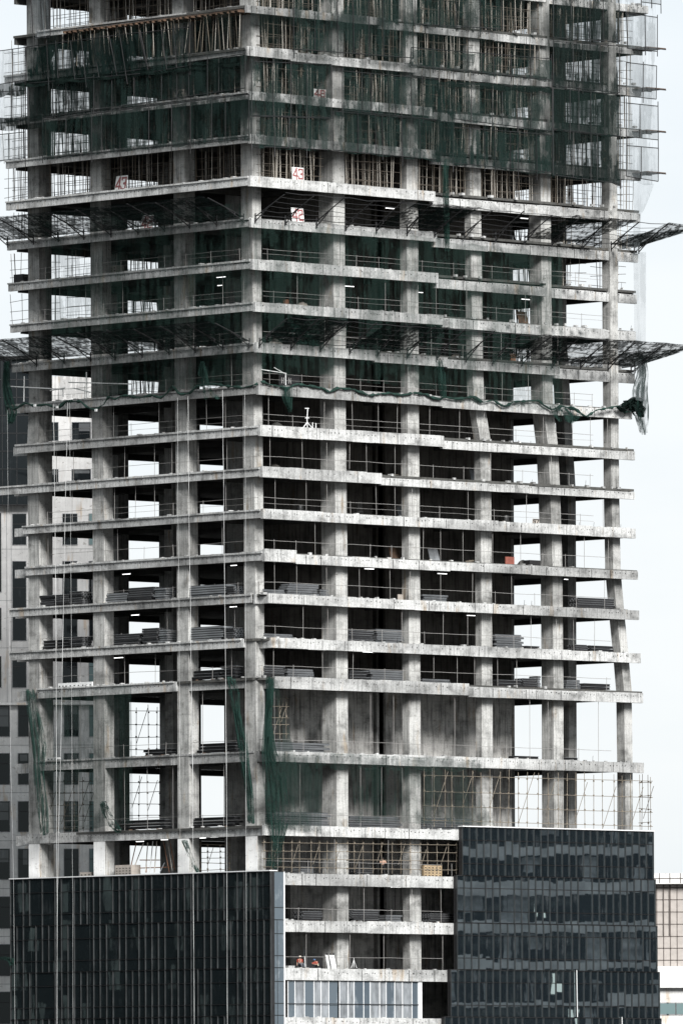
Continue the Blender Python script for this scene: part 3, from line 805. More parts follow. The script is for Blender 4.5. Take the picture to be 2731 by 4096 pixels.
def stack(face, i, x0, x1, hpx, kind='steel', extra=''):
    h = hpx / 42.3; st = {'beam': .3, 'galv': .22, 'steel': .21}[kind]
    n = max(1, round(h / st))
    z = Z[i] + .02
    if face == 'R':
        dv = 1.45; a = ru(i, x0, dv); b = ru(i, x1, dv)
        org = (a, dv, z); L = b - a
    else:
        dv = CU + 1.35; a = lvv(i, x0, dv); b = lvv(i, x1, dv)
        org = (dv, b, z); L = a - b
    wlab = where(face, (x0 + x1) / 2)
    key = (face, i, wlab, kind); k = used.get(key, 0); used[key] = k + 1
    lab = KW[kind] + (' ' + extra if extra else '') + ' ' + FLN[i] + ', ' + wlab
    if len(lab.split()) > 16: lab = lab.replace('of the corner', 'of corner').replace('stack of ', '').replace(' on the ', ' on ')
    e = empty('panel_stack', org, lab, 'stack', 'stacks of shoring panels on the floors')
    if face == 'L': e.rotation_euler = (0, 0, A + math.pi / 2)
    # two bearers and the panels
    if face == 'L':
        for q in range(n):
            s = L * rb_.uniform(.86, 1.0); o = rb_.uniform(0, L - s)
            put('panel', PM[kind], e, (o, rb_.uniform(-.1, .1), .08 + q * st), (0, 0, rb_.gauss(0, .008)), (s, -1, 1) if False else (s, 1, 1))
    else:
        for q in range(n):
            s = L * rb_.uniform(.86, 1.0); o = rb_.uniform(0, L - s)
            put('panel', PM[kind], e, (o, rb_.uniform(-.1, .1), .08 + q * st), (0, 0, rb_.gauss(0, .008)), (s, 1, 1))
    me = bpy.data.meshes.new('bearer'); q = MB().box(0, .12, 0, 1.2, 0, .075); me.from_pydata(q.v, [], q.f); me.materials.append(M['timber'])
    put('bearer', me, e, (L * .2, 0, 0)); put('bearer', me, e, (L * .75, 0, 0))
    return e
# zoom-picture coordinates -> photo pixels
k1 = 1366 / 1568.0
def X(z): return z * k1
def XR(z): return 1366 + z * k1
S = stack
# left face stacks: panel meshes point away from the face when turned, so their near edge is moved inside
for (i, a, b, h, kd, ex) in [
    (8, 220, 300, 44, 'steel', 'at the far end'), (8, 300, 365, 46, 'steel', 'in the middle'), (8, 367, 425, 50, 'steel', 'beside the column'),
    (8, 526, 632, 40, 'galv', 'low against the column'), (8, 632, 755, 54, 'steel', 'in the middle'), (8, 752, 806, 46, 'galv', ''), (8, 912, 1082, 44, 'galv', ''), (8, 1082, 1118, 38, 'steel', ''),
    (7, 212, 362, 38, 'beam', ''), (7, 366, 425, 42, 'steel', 'beside the column'), (7, 568, 696, 42, 'steel', 'low in the middle'), (7, 698, 770, 58, 'steel', 'tall one'), (7, 772, 812, 56, 'galv', ''),
    (7, 900, 1070, 54, 'galv', ''), (7, 1072, 1118, 46, 'steel', ''),
    (6, 914, 1040, 42, 'beam', 'on the left'), (6, 1042, 1114, 46, 'beam', 'on the right'), (5, 680, 812, 26, 'beam', ''), (5, 930, 1116, 38, 'beam', ''),
    (4, 582, 812, 42, 'beam', ''), (4, 916, 1118, 40, 'beam', '')]:
    S('L', i, X(a), X(b), h, kd, ex)
for (i, a, b, h, kd, ex) in [
    (8, X(1212), X(1308), 16, 'galv', 'low flat one'), (8, X(1312), X(1464), 42, 'galv', 'tall one'), (8, X(1468), X(1508), 24, 'galv', 'short one'),
    (8, XR(366), XR(486), 30, 'galv', ''), (8, XR(1078), XR(1262), 46, 'steel', ''),
    (7, X(1214), X(1346), 20, 'galv', 'low one'), (7, XR(28), XR(148), 40, 'steel', 'on the left'), (7, XR(158), XR(284), 56, 'galv', 'on the right'),
    (7, XR(698), XR(836), 52, 'galv', ''), (7, XR(842), XR(912), 10, 'beam', ''), (7, XR(1070), XR(1130), 30, 'steel', 'short one'), (7, XR(1132), XR(1246), 26, 'beam', ''),
    (6, X(1214), X(1308), 42, 'steel', ''), (6, X(1312), X(1442), 40, 'galv', ''), (6, XR(34), XR(128), 40, 'beam', ''), (6, XR(132), XR(286), 44, 'galv', ''), (6, XR(368), XR(500), 16, 'galv', 'low one'),
    (6, XR(716), XR(826), 24, 'beam', ''), (6, XR(828), XR(896), 38, 'steel', ''), (6, XR(898), XR(912), 48, 'galv', 'narrow one'), (6, XR(1028), XR(1096), 36, 'galv', ''), (6, XR(1098), XR(1234), 20, 'beam', ''),
    (5, X(1215), X(1512), 34, 'galv', ''), (5, XR(786), XR(910), 12, 'beam', ''), (5, XR(1024), XR(1088), 12, 'beam', ''),
    (4, X(1250), X(1522), 58, 'galv', ''), (4, XR(30), XR(280), 42, 'galv', ''), (4, XR(366), XR(606), 44, 'galv', ''), (4, XR(700), XR(908), 20, 'galv', ''), (4, XR(1080), XR(1284), 20, 'steel', ''),
    (3, X(1378), X(1438), 26, 'galv', ''), (3, XR(66), XR(150), 30, 'steel', ''),
    (2, X(1384), X(1480), 38, 'steel', ''), (2, XR(42), XR(172), 44, 'steel', 'on the left'), (2, XR(200), XR(276), 26, 'galv', 'on the right'), (2, XR(402), XR(520), 36, 'steel', '')]:
    S('R', i, a, b, h, kd, ex)

# white crates on the ledge, timber, plywood, block pallets, leaning panels
def crate(face, i, x0, x1, h, mat, name, lab, cat, depth=1.0, off=1.5, detail=None, group=None):
    z = Z[i] + .02
    if face == 'R': a, b = ru(i, x0, off), ru(i, x1, off); bx = (a, b, off, off + depth)
    else:
        a, b = lvv(i, x1, off), lvv(i, x0, off); bx = (off, off + depth, a, b)
    e = empty(name, (bx[0], bx[2], z), lab, cat, group)
    H = h / 42.3
    m = MB(); m.box(bx[0], bx[1], bx[2], bx[3], z, z + H); m.build('body', mat, e)
    if detail:
        d = MB()
        if face == 'L':
            n = max(2, int((b - a) / .45))
            for k in range(n):
                q = a + (b - a) * (k + .25) / n
                for j in range(max(1, int(H / .25))): d.box(bx[0] - .015, bx[0] - .003, q, q + .2, z + .06 + j * .25, z + .15 + j * .25)
        else:
            n = max(2, int((b - a) / .45))
            for k in range(n):
                q = a + (b - a) * (k + .25) / n
                for j in range(max(1, int(H / .25))): d.box(q, q + .2, bx[2] - .015, bx[2] - .003, z + .06 + j * .25, z + .15 + j * .25)
        d.build(detail, M['hole'], e)
    return e
crate('L', 6, X(268), X(312), 17, M['whitepaint'], 'white_box', 'white slotted metal box at the far end of a row of three', 'box', .5, .8, 'slots', 'white slotted boxes')
crate('L', 6, X(314), X(370), 17, M['whitepaint'], 'white_box', 'white slotted metal box in the middle of a row of three', 'box', .5, .8, 'slots', 'white slotted boxes')
crate('L', 6, X(372), X(424), 17, M['whitepaint'], 'white_box', 'white slotted metal box nearest the column in a row of three', 'box', .5, .8, 'slots', 'white slotted boxes')
crate('L', 5, X(216), X(262), 12, M['whitepaint'], 'white_box', 'small white box on the low beam beside the hanging green net', 'box', .5, 1.0, 'slots')
crate('L', 3, X(530), X(604), 50, M['brick'], 'block_pallet', 'tall stack of grey hollow blocks beside the white column', 'pallet', 1.2, 1.2, 'block_holes', 'stacks of hollow blocks')
crate('L', 3, X(368), X(418), 26, M['brick'], 'block_pallet', 'low stack of grey hollow blocks just above the left glass coping', 'pallet', 1.2, 1.2, 'block_holes', 'stacks of hollow blocks')
crate('R', 3, XR(378), XR(460), 46, M['ply'], 'plywood_stack', 'tan plywood sheets leaning behind the scaffold tubes', 'plywood', .3, 2.0, 'slots')
crate('R', 4, XR(148), XR(216), 46, M['timber'], 'timber_stack', 'upright brown timber boards behind the pale planks', 'timber', .5, 3.0, 'slots')
crate('R', 4, XR(415), XR(520), 30, M['galv'], 'steel_box', 'shiny steel box on the pale planks above the right glass', 'box', .8, 3.2, 'slots')
crate('R', 9, XR(752), XR(792), 36, plain('red_board', (.30, .10, .075), .8), 'red_board', 'dull red board standing inside the dark floor', 'board', .12, 2.5, None)
crate('R', 9, XR(862), XR(912), 26, M['dark'], 'machine_box', 'dark low machine beside the red board near a column', 'machine', .9, 2.2, 'slots')
crate('R', 1, X(1394), X(1494), 50, M['board'], 'black_panel', 'black rectangular panel leaning behind the two seated workers', 'panel', .12, 3.2, None)
crate('L', 16, 8 + 48, 92, 42, M['dark'], 'dark_box', 'dark box hanging in the scaffold at the far left edge', 'box', .8, 1.0, 'slots')
crate('L', 16, 422, 466, 46, M['brick'], 'block_pallet', 'rough block pile beside a column, one floor below sign 42', 'pallet', 1.0, 2.2, 'block_holes', 'stacks of hollow blocks')
crate('R', 8, XR(258), XR(300), 26, M['brick'], 'plaster_sheet', 'pale sheet leaning by a column beside the low planks', 'sheet', .08, 2.0, None)
crate('R', 6, XR(705), XR(795), 34, M['core'], 'concrete_block', 'grey concrete upstand behind the dark beams', 'block', .4, 4.0, None)
# leaning white panels by the workers
for k, x in enumerate((1307, 1322, 1333)):
    a = ru(1, x, 1.1)
    m = MB(); z = Z[1]
    m.loft([[(a, .9, z), (a + .27, .9, z), (a + .27, .98, z), (a, .98, z)], [(a + .22, 1.5, z + 1.38), (a + .49, 1.5, z + 1.38), (a + .49, 1.58, z + 1.38), (a + .22, 1.58, z + 1.38)]])
    o = m.build('white_plank', M['whitepaint'], org=(a, .9, z))
    MB().box(a + .27, a + .42, 1.40, 1.49, z + 1.381, z + 1.52).build('clamp', M['dark'], o, org=(a, .9, z))
    tag(o, '%s of three narrow white panels leaning by the column near the workers' % ('leftmost', 'middle one', 'rightmost')[k], 'panel', 'three narrow white panels')
pr = MB().tube([(ru(1, 1222, 1.0), 1.0, Z[1]), (ru(1, 1227, 1.0), 1.3, Z[1] + 1.2)], .035).build('white_stick', M['whitepaint'], org=(ru(1, 1222, 1), 1, Z[1]))
tag(pr, 'white stick standing upright between the two seated workers', 'stick')

# ------------------------------------------------------------------ tube lamps
lm = bpy.data.meshes.new('tube'); q = MB().box(-.6, .6, -.035, .035, -.05, 0); lm.from_pydata(q.v, [], q.f); lm.materials.append(M['lamp'])
hm = bpy.data.meshes.new('housing'); q = MB().box(-.62, .62, -.05, .05, .003, .06); hm.from_pydata(q.v, [], q.f); hm.materials.append(M['whitepaint'])
wm = bpy.data.meshes.new('cable'); q = MB().box(-.5, -.49, -.005, .005, .06, .5).box(.49, .5, -.005, .005, .06, .5); wm.from_pydata(q.v, [], q.f); wm.materials.append(M['hole'])
lamps = [('L', 508, 636, 1), ('R', 802, 657, 1), ('R', 963, 671, .7), ('R', 1207, 687, 1), ('R', 896, 478, 1), ('R', 1203, 501, .8), ('L', 537, 1298, .7), ('L', 291, 1318, .9), ('R', 848, 1306, 1.0), ('R', 1015, 1317, 1.0),
         ('L', 311, 1412, .9), ('L', 536, 1393, .8), ('R', 1081, 1413, .9), ('L', 273, 1510, 1.05), ('R', 844, 1497, 1.05), ('L', 322, 1932, .9), ('L', 378, 1928, .8), ('L', 492, 1922, .9),
         ('L', 466, 1924, .7), ('R', 909, 2037, 1.1), ('R', 1097, 1508, .25), ('L', 505, 655, .5), ('R', 1299, 1330, .4)]
LN = ['highest', 'second', 'third']
for n, (f, x, y, s) in enumerate(lamps):
    x *= 1.7417; y *= 1.7417
    p = RF(x, y, 3.0) if f == 'R' else LF(x, y, 3.2)
    lvl = max(k for k in Z if Z[k] < p[2])
    zc = Z[lvl + 1] - .75
    e = empty('tube_lamp', (p[0], p[1], min(p[2], zc)), 'lit white tube lamp under the ceiling %s, %s' % (FLN[lvl], where(f, x)), 'lamp', 'tube lamps under the ceilings')
    if len(e['label'].split()) > 16: e['label'] = fit('lit white tube lamp %s, %s' % (FLN[lvl], where(f, x)))
    if f == 'L': e.rotation_euler = (0, 0, A + math.pi / 2)
    put('tube', lm, e, (0, 0, 0), scale=(s, 1, 1)); put('housing', hm, e, (0, 0, 0), scale=(s, 1, 1)); put('cable', wm, e, (0, 0, 0), scale=(s, 1, 1))
seen = {}
for o in [o for o in C.objects if o.name.startswith('tube_lamp')]: seen.setdefault(o['label'], []).append(o)
for l, os_ in seen.items():
    if len(os_) > 1:
        for k, o in enumerate(os_): o['label'] = fit(l.replace('lit white', ('longer' if k == 0 else 'shorter') + ' white'))

# ------------------------------------------------------------------ guard rails
unitpost = {}
def unit_pole(r, mat, n=5, name='pole'):
    key = (r, mat)
    if key not in unitpost:
        me = bpy.data.meshes.new(name); q = MB().tube([(0, 0, 0), (0, 0, 1)], r, n); me.from_pydata(q.v, [], q.f); me.materials.append(M[mat]); unitpost[key] = me
    return unitpost[key]
def aim(p, q):
    d = Vector(q) - Vector(p)
    return d.to_track_quat('Z', 'Y').to_euler(), d.length
def pole(name, me, e, p, q):
    """p, q in the thing's own frame"""
    r, L = aim(p, q)
    return put(name, me, e, p, r, (1, 1, L))
rg = random.Random(31)
for i in range(1, 17):
    for face in ('R', 'L'):
        if face == 'L' and i < 4: continue
        if face == 'R':
            a = .9; b = ru(i, XEND.get(i, 2540) - 90, 0) if i > 4 else ru(i, 1835, 0)
            pl = .45 if i > 4 else .3
        else:
            a = 1.0; b = lvv(i, 112, 0) ; pl = max((unroll(CXL[i], YC[i])[0] - 1040) / 30.9, -1.2) + .35
            if i <= 8: pl = CU + .35
        e = empty('guard_rail', (a, pl, Z[i]) if face == 'R' else (pl, a, Z[i]), None, 'guard rail', 'guard rails along the floor edges')
        e['label'] = 'thin guard rail along the %s floor edge %s' % ('right' if face == 'R' else 'left', FLN[i])
        L = b - a
        def loc(t, z): return (t, 0, z) if face == 'R' else (0, t, z)
        hs_ = (1.15, .6) if i in (4, 10, 12, 13, 14) else ((1.12,) if i < 12 else (1.15, .7))
        segs = 8
        for h in hs_:
            m = MB(); pts = []
            for k in range(int(L / 2.3) + 1):
                t = min(L, k * 2.3); pts.append(loc(t, h + rg.uniform(-.03, .03)))
            m.tube(pts, .022 if h > 1 else .015, 4)
            me = bpy.data.meshes.new('wire'); me.from_pydata(m.v, [], m.f); me.materials.append(M['wire'])
            put('wire', me, e, (0, 0, 0))
        pm = unit_pole(.024, 'wire'); t = rg.uniform(.5, 1.5)
        while t < L:
            full = rg.random() < (.6 if i <= 12 else .25)
            hgt = (Z[i + 1] - Z[i] - BH[i + 1] + .05) if full else 1.25
            pole('post', pm, e, loc(t, 0), loc(t + rg.gauss(0, .03), hgt))
            t += rg.uniform(2.2, 4.4) if i > 4 else rg.uniform(2.5, 4.5)

# ------------------------------------------------------------------ ropes
def rope(pts, r, lab):
    P = [LF(x, y, -1.6) for x, y in pts]
    Q = []
    for a, b in zip(P[:-1], P[1:]):
        for k in range(6): Q.append(tuple(a[j] + (b[j] - a[j]) * k / 6 + (rnd.gauss(0, .012) if j < 2 else 0) for j in range(3)))
    Q.append(P[-1])
    o = MB().tube(Q, r, 5).build('rope', M['ropes'], org=P[0]); tag(o, lab, 'rope', 'white ropes hanging down the left side')
rope([(214, 1615), (222, 2100), (226, 2600), (229, 4180)], .019, 'bright white rope hanging straight past the first column from the left end')
rope([(272, 1610), (262, 2050), (252, 2600), (242, 3080), (231, 3560), (229, 4180)], .019, 'white rope slanting down to meet its straight neighbour at the glass top')
rope([(279, 1610), (283, 2050), (290, 3070), (294, 4180)], .010, 'thin dim rope just right of the two that meet')
rope([(752, 1585), (757, 2050), (771, 3072), (778, 4180)], .020, 'bright white rope in front of the second column left of the corner')
rope([(890, 1560), (896, 2050), (906, 3072), (911, 4180)], .020, 'bright white rope in the bay nearest the corner')
rope([(979, 1560), (982, 2050), (984, 3072), (986, 4180)], .011, 'faint rope along the edge of the corner column')
rope([(31, 1640), (34, 2050), (44, 3072), (56, 3520), (62, 4180)], .010, 'thin rope hanging outside the left end of the tower')
rope([(710, 1590), (713, 2050), (719, 2700), (722, 3480)], .012, 'very thin line beside the second column left of the corner')
for pts, lab in (([(2305, 3880), (2308, 4068)], 'short white bar on the right glass, upper one'), ([(2486, 4068), (2488, 4180)], 'short white bar on the right glass, lower one')):
    P = [RF(x, y, PR - .12) for x, y in pts]
    tag(MB().tube(P, .045, 4).build('white_bar', M['rope'], org=P[0]), lab, 'bar')

# ------------------------------------------------------------------ rigging arms and tripod on the net floor
def arm(face, pl, segs, lab, cat='rigging arm', r=.055):
    f = RF if face == 'R' else LF
    P0 = f(segs[0][0][0], segs[0][0][1], pl)
    e = empty('rigging_arm', P0, lab, cat)
    for (a, b) in segs:
        p, q = f(a[0], a[1], pl), f(b[0], b[1], pl)
        MB().tube([p, q], r, 6).build('tube', M['whitepaint'], e)
    return e
def z3(x, y): return (x * k1, 1024 + y * k1)
arm('L', -.9, [(z3(35, 598), z3(290, 612)), (z3(113, 552), z3(111, 668)), (z3(290, 612), z3(292, 648)), (z3(232, 618), z3(300, 606))], 'white crossed rigging pipe at the far left above the rolled net')
arm('L', -.9, [(z3(316, 580), z3(608, 588)), (z3(398, 533), z3(397, 655)), (z3(340, 607), z3(420, 626))], 'white crossed rigging pipe beside the second column from the left end')
def z8(x, y): return (1000 + x / 1.96, 1200 + y / 1.96)
arm('R', .3, [(z8(88, 545), z8(285, 576)), (z8(279, 576), z8(280, 668)), (z8(190, 530), z8(262, 572))], 'grey rigging pipe just right of the corner above the rolled net', r=.05)
arm('R', .3, [(z8(446, 925), z8(450, 1012)), (z8(448, 958), z8(415, 1003)), (z8(448, 958), z8(496, 1015)), (z8(432, 925), z8(462, 925)), (z8(447, 925), z8(452, 850)), (z8(430, 850), z8(460, 850)), (z8(490, 960), z8(491, 1012)), (z8(516, 965), z8(515, 1012))],
    'white tripod stand on the floor edge one floor below the rolled net', 'tripod', .05)
arm('R', 1.0, [((1415, 3832), (1415, 3870)), ((1415, 3840), (1405, 3872)), ((1415, 3840), (1426, 3872))], 'small white tripod by the first column right of the seated workers', 'tripod', .03)
# stepladder
e = empty('step_ladder', RF(1440, 2065, 2.2), 'dark step ladder standing inside, third floor below the rolled net', 'ladder')
for a, b in (((1433, 2005), (1426, 2066)), ((1444, 2005), (1452, 2066)), ((1436, 2005), (1437, 2066)), ((1442, 2005), (1442, 2066))):
    MB().tube([RF(*a, 2.2), RF(*b, 2.3)], .03, 4).build('rail', M['steel'], e)
for t in (.1, .4, .7):
    MB().tube([RF(1433 - 7 * t, 2005 + 61 * t, 2.2), RF(1444 + 8 * t, 2005 + 61 * t, 2.2)], .03, 4).build('rung', M['steel'], e)

# ------------------------------------------------------------------ painted number boards
GL = {'4': [[(.78, 0), (.78, 1), (.1, .36), (.1, .30), (.98, .30)]], '3': [[(.08, .82), (.08, .94), (.92, .94), (.92, .56), (.55, .5), (.92, .44), (.92, .06), (.06, .06), (.06, .2)]],
      '6': [[(.92, .8), (.92, .94), (.1, .94), (.1, .06), (.9, .06), (.9, .54), (.16, .54)]], '2': [[(.08, .8), (.08, .94), (.92, .94), (.92, .58), (.2, .48), (.2, .06), (.95, .06)]],
      '5': [[(.92, .94), (.12, .94), (.12, .56), (.9, .56), (.9, .06), (.08, .06)]],
      'N': [[(.1, 0), (.1, 1), (.9, 0), (.9, 1)]], 'H': [[(.1, 0), (.1, 1)], [(.1, .5), (.9, .5)], [(.9, 0), (.9, 1)]], '7': [[(.08, .94), (.92, .94), (.4, 0)]]}
def strokes(m, ch, o, ax, ay, w, h, t, nrm, mi=0):
    for st in GL[ch]:
        for (a, b) in zip(st[:-1], st[1:]):
            p = Vector(o) + ax * (a[0] * w) + ay * (a[1] * h); q = Vector(o) + ax * (b[0] * w) + ay * (b[1] * h)
            d = (q - p).normalized(); s = d.cross(nrm).normalized() * t
            p = p - d * t; q = q + d * t
            V = [p - s, q - s, q + s, p + s]
            m.loft([[tuple(v) for v in V], [tuple(v + nrm * .02) for v in V]], mi)
def sign(face, i, x0, x1, ytop, txt, lab, pl=.35, tilt=0.0, ink='signred', paper='sign'):
    f = RF if face == 'R' else LF
    p0 = f(x0, ytop, pl); p1 = f(x1, ytop, pl)
    zb = Z[i] + .04; H = 1.05
    if face == 'R': o = Vector((p0[0], pl, zb)); ax = Vector((1, 0, 0)); nrm = Vector((0, -1, 0)); W = p1[0] - p0[0]
    else: o = Vector((pl, p0[1], zb)); ax = Vector((0, -1, 0)); nrm = Vector((-1, 0, 0)); W = p0[1] - p1[1]
    H = max(.5, p0[2] - zb)
    ay = (Vector((0, 0, 1)) + ax * tilt - nrm * .08).normalized()
    m = MB(); B = [o, o + ax * W, o + ax * W + ay * H, o + ay * H]
    m.loft([[tuple(v) for v in B], [tuple(v + nrm * .03) for v in B]])
    so_ = m.build('number_board', M[paper], org=tuple(o)); tag(so_, lab, 'sign', 'number boards on the floor edges')
    d = MB()
    for k, ch in enumerate(txt):
        strokes(d, ch, o + nrm * .034 + ax * (W * (.06 + .47 * k)) + ay * (H * .08), ax, ay, W * .40, H * .82, W * .052, nrm)
    d.build('numerals', M[ink], so_, org=tuple(o))
sign('R', 18, 1168, 1214, 667, '43', 'white board with faded red 43 on the right floor edge', tilt=.06)
sign('R', 20, 1254, 1302, 354, '46', 'white board with faded red 46 seen through green net', tilt=.05)
sign('R', 17, 1168, 1216, 830, '42', 'white board with faded red 42 right of the corner', tilt=-.04)
sign('L', 18, 459, 505, 705, '43', 'white board with faded red 43 on the left floor edge', tilt=.12)
sign('L', 17, 564, 610, 863, '42', 'grey white board with red 42 behind the catch platform struts, left side', tilt=.06)
sign('L', 20, 704, 731, 360, '45', 'dim grey board behind netting on the floor of sign 46, left side', tilt=.12, ink='steel', paper='brick')
sign('R', 10, 2127, 2153, 2077, '57', 'small dark tilted number board by the fourth column, three floors below the net', tilt=.2, ink='hole', paper='brick', pl=.5)
# painted letters on walls
for txt, x, y, w, h, pl, lab in (('N', 1213, 3822, .42, .65, VW - .03, None), ('H', 1130, 1532, .30, .50, VW - 5.2, None), ('N', 1152, 1532, .32, .52, VW - 5.2, None)):
    if pl < 6: continue
    p = RF(x, y, pl); d = MB(); strokes(d, txt, Vector(p), Vector((1, 0, 0)), Vector((0, 0, 1)), w, h, .035, Vector((0, -1, 0)))
    d.build('wall_letter', M['galv'], tower)
p = RF(1126, 1532, 2.6); e = MB()
e.box(p[0] - .3, p[0] + 2.4, 2.62, 2.66, p[2] - .3, p[2] + .9); e = e.build('dark_banner', M['board'], org=p); tag(e, 'dark board with white letters H and N right of the corner above the rolled net', 'board')
d = MB(); strokes(d, 'H', Vector((p[0], 2.6, p[2])), Vector((1, 0, 0)), Vector((0, 0, 1)), .32, .5, .03, Vector((0, -1, 0))); strokes(d, 'N', Vector((p[0] + .9, 2.6, p[2])), Vector((1, 0, 0)), Vector((0, 0, 1)), .34, .52, .03, Vector((0, -1, 0)))
d.build('letters', M['slab'], e, org=p)
# ------------------------------------------------------------------ dense shoring under the upper floors
rs = random.Random(77)
BR={'first':'1st','second':'2nd','third':'3rd','fourth':'4th','fifth':'5th'}
def shoring(face, i, x0, x1, n, rows, lab, wall=False, hi=None):
    """steel props from floor i to floor i+1 in one bay; rows: depths from the face"""
    zt_ = (Z[i + 1] - (.26 if hi is None else hi)); z = Z[i]
    base = 0.0 if face == 'R' else 0.0
    if face == 'R': a, b = ru(i, x0, 1.0), ru(i, x1, 1.0); org = (a, 0, z)
    else: a, b = lvv(i, x1, 0.5), lvv(i, x0, 0.5); org = (0, a, z)
    e = empty('shoring_frame', org, lab, 'shoring', 'shoring frames under the upper floors')
    L = b - a
    def loc(t, d, h): return (t, d, h) if face == 'R' else (d, t, h)
    pale = unit_pole(.030, 'tubepale'); dk = unit_pole(.034, 'tubedark'); pale2 = unit_pole(.026, 'brown')
    for k in range(n):
        d = rows[k % len(rows)] + rs.uniform(-.25, .25)
        t = rs.uniform(0, L) if rs.random() < .5 else (k + .5) * L / n
        me = dk if d > 3.2 else (pale if rs.random() < .55 else (pale2 if rs.random() < .7 else dk))  # deeper props take the dark tube: interior shade put into the colour
        h = zt_ - z
        edge = d < .9
        if edge: h -= 0
        pole('prop', me, e, loc(t, d, 0.02), loc(t + rs.gauss(0, .09), d + rs.gauss(0, .06), h))
    for h in (.7, 1.5, 2.4):
        for d in rows[:3]:
            pole('ledger', unit_pole(.026, 'tubedark'), e, loc(0, d, h + rs.uniform(-.15, .15)), loc(L, d, h + rs.uniform(-.15, .15)))
    return e
for i in (18, 19, 20, 21, 22):
    fl = FLN[i]
    for (x0, x1, n) in ((4, 104, 24), (172, 356, 34), (404, 690, 46), (756, 956, 32)):
        far = [7, 14, 22, 30]
        rows = [1.0, 2.0, 3.6, 5.5] + far[:3]
        bay = where('L', (x0 + x1) / 2) if x0 > 10 else 'beyond the last left column'
        if x0 < 10 and i == 22: continue
        if x0 < 10 and i == 21: n = 6
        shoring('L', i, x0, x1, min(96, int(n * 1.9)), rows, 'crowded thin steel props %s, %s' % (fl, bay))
    for (x0, x1, n) in ((1052, 1290, 30), (1384, 1600, 28), (1676, 1890, 26), (1936, 2150, 26), (2215, 2400, 34), (2474, 2545, 18)):
        rows = [.9, 1.9, 2.9, 4.4] if x0 < 2200 else [1.6, 3.0, 5.0, 7.0, 9.5]
        bay = where('R', (x0 + x1) / 2)
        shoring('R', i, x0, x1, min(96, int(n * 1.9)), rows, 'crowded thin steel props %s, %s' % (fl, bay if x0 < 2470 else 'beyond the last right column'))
# props left standing deeper in the building, seen against the sky
def rear(i, x0, x1, n, v, lab, low=True):
    a, b = RF(x0, YC[i], v)[0], RF(x1, YC[i], v)[0]
    e = empty('shoring_frame', (a, v, Z[i]), lab, 'shoring', 'props standing at the back of the floors')
    h = Z[i + 1] - Z[i] - .86
    for k in range(n):
        t = rs.uniform(0, b - a)
        pole('prop', unit_pole(.045, 'tubedark'), e, (t, rs.uniform(-.3, .3), 0), (t + rs.gauss(0, .05), rs.uniform(-.3, .3), h))
    for hh in (1.0, 2.0): pole('ledger', unit_pole(.03, 'tubedark'), e, (0, 0, hh), (b - a, 0, hh + rs.uniform(-.1, .1)))
for i, n in ((17, 14), (16, 14), (15, 16), (14, 9), (13, 16)):
    rear(i, 506, 632, n, VB - 1.0, 'rear props against the sky %s, second bay left of the corner' % FLN[i])
for i, n in ((17, 12), (16, 12), (15, 14), (14, 12)):
    a = LF(2124, YC[i], 48.0)[1]; b = LF(2050, YC[i], 48.0)[1]
    e = empty('shoring_frame', (48.0, a, Z[i]), 'rear props against the sky %s, fourth bay right of the corner' % FLN[i], 'shoring', 'props standing at the back of the floors')
    for k in range(n):
        t = rs.uniform(0, b - a); pole('prop', unit_pole(.045, 'tubedark'), e, (rs.uniform(-.4, .4), t, 0), (0, t + rs.gauss(0, .05), Z[i + 1] - Z[i] - .86))
for (i, x0, x1, n) in ((17, 184, 352, 26), (16, 184, 318, 22), (15, 190, 350, 10)):
    shoring('L', i, x0, x1, n, [3, 9, 16, 24, 31], 'scattered props and rails against the sky %s, third bay left of the corner' % FLN[i], hi=.86)
for (i, n) in ((17, 20), (16, 14), (15, 8)):
    shoring('L', i, 20, 104, n, [1.2, 5, 12], 'tangled tubes against the sky %s, beyond the last left column' % FLN[i], hi=.86)
for i, n in ((16, 12), (17, 10)):
    shoring('R', i, 2304, 2400, n, [3, 5, 7], 'few props with braces %s, fifth bay right of the corner' % FLN[i], hi=.86)
    shoring('R', i, 2474, 2530, n - 3, [2, 3, 5], 'few props with braces %s, beyond the last right column' % FLN[i], hi=.86)

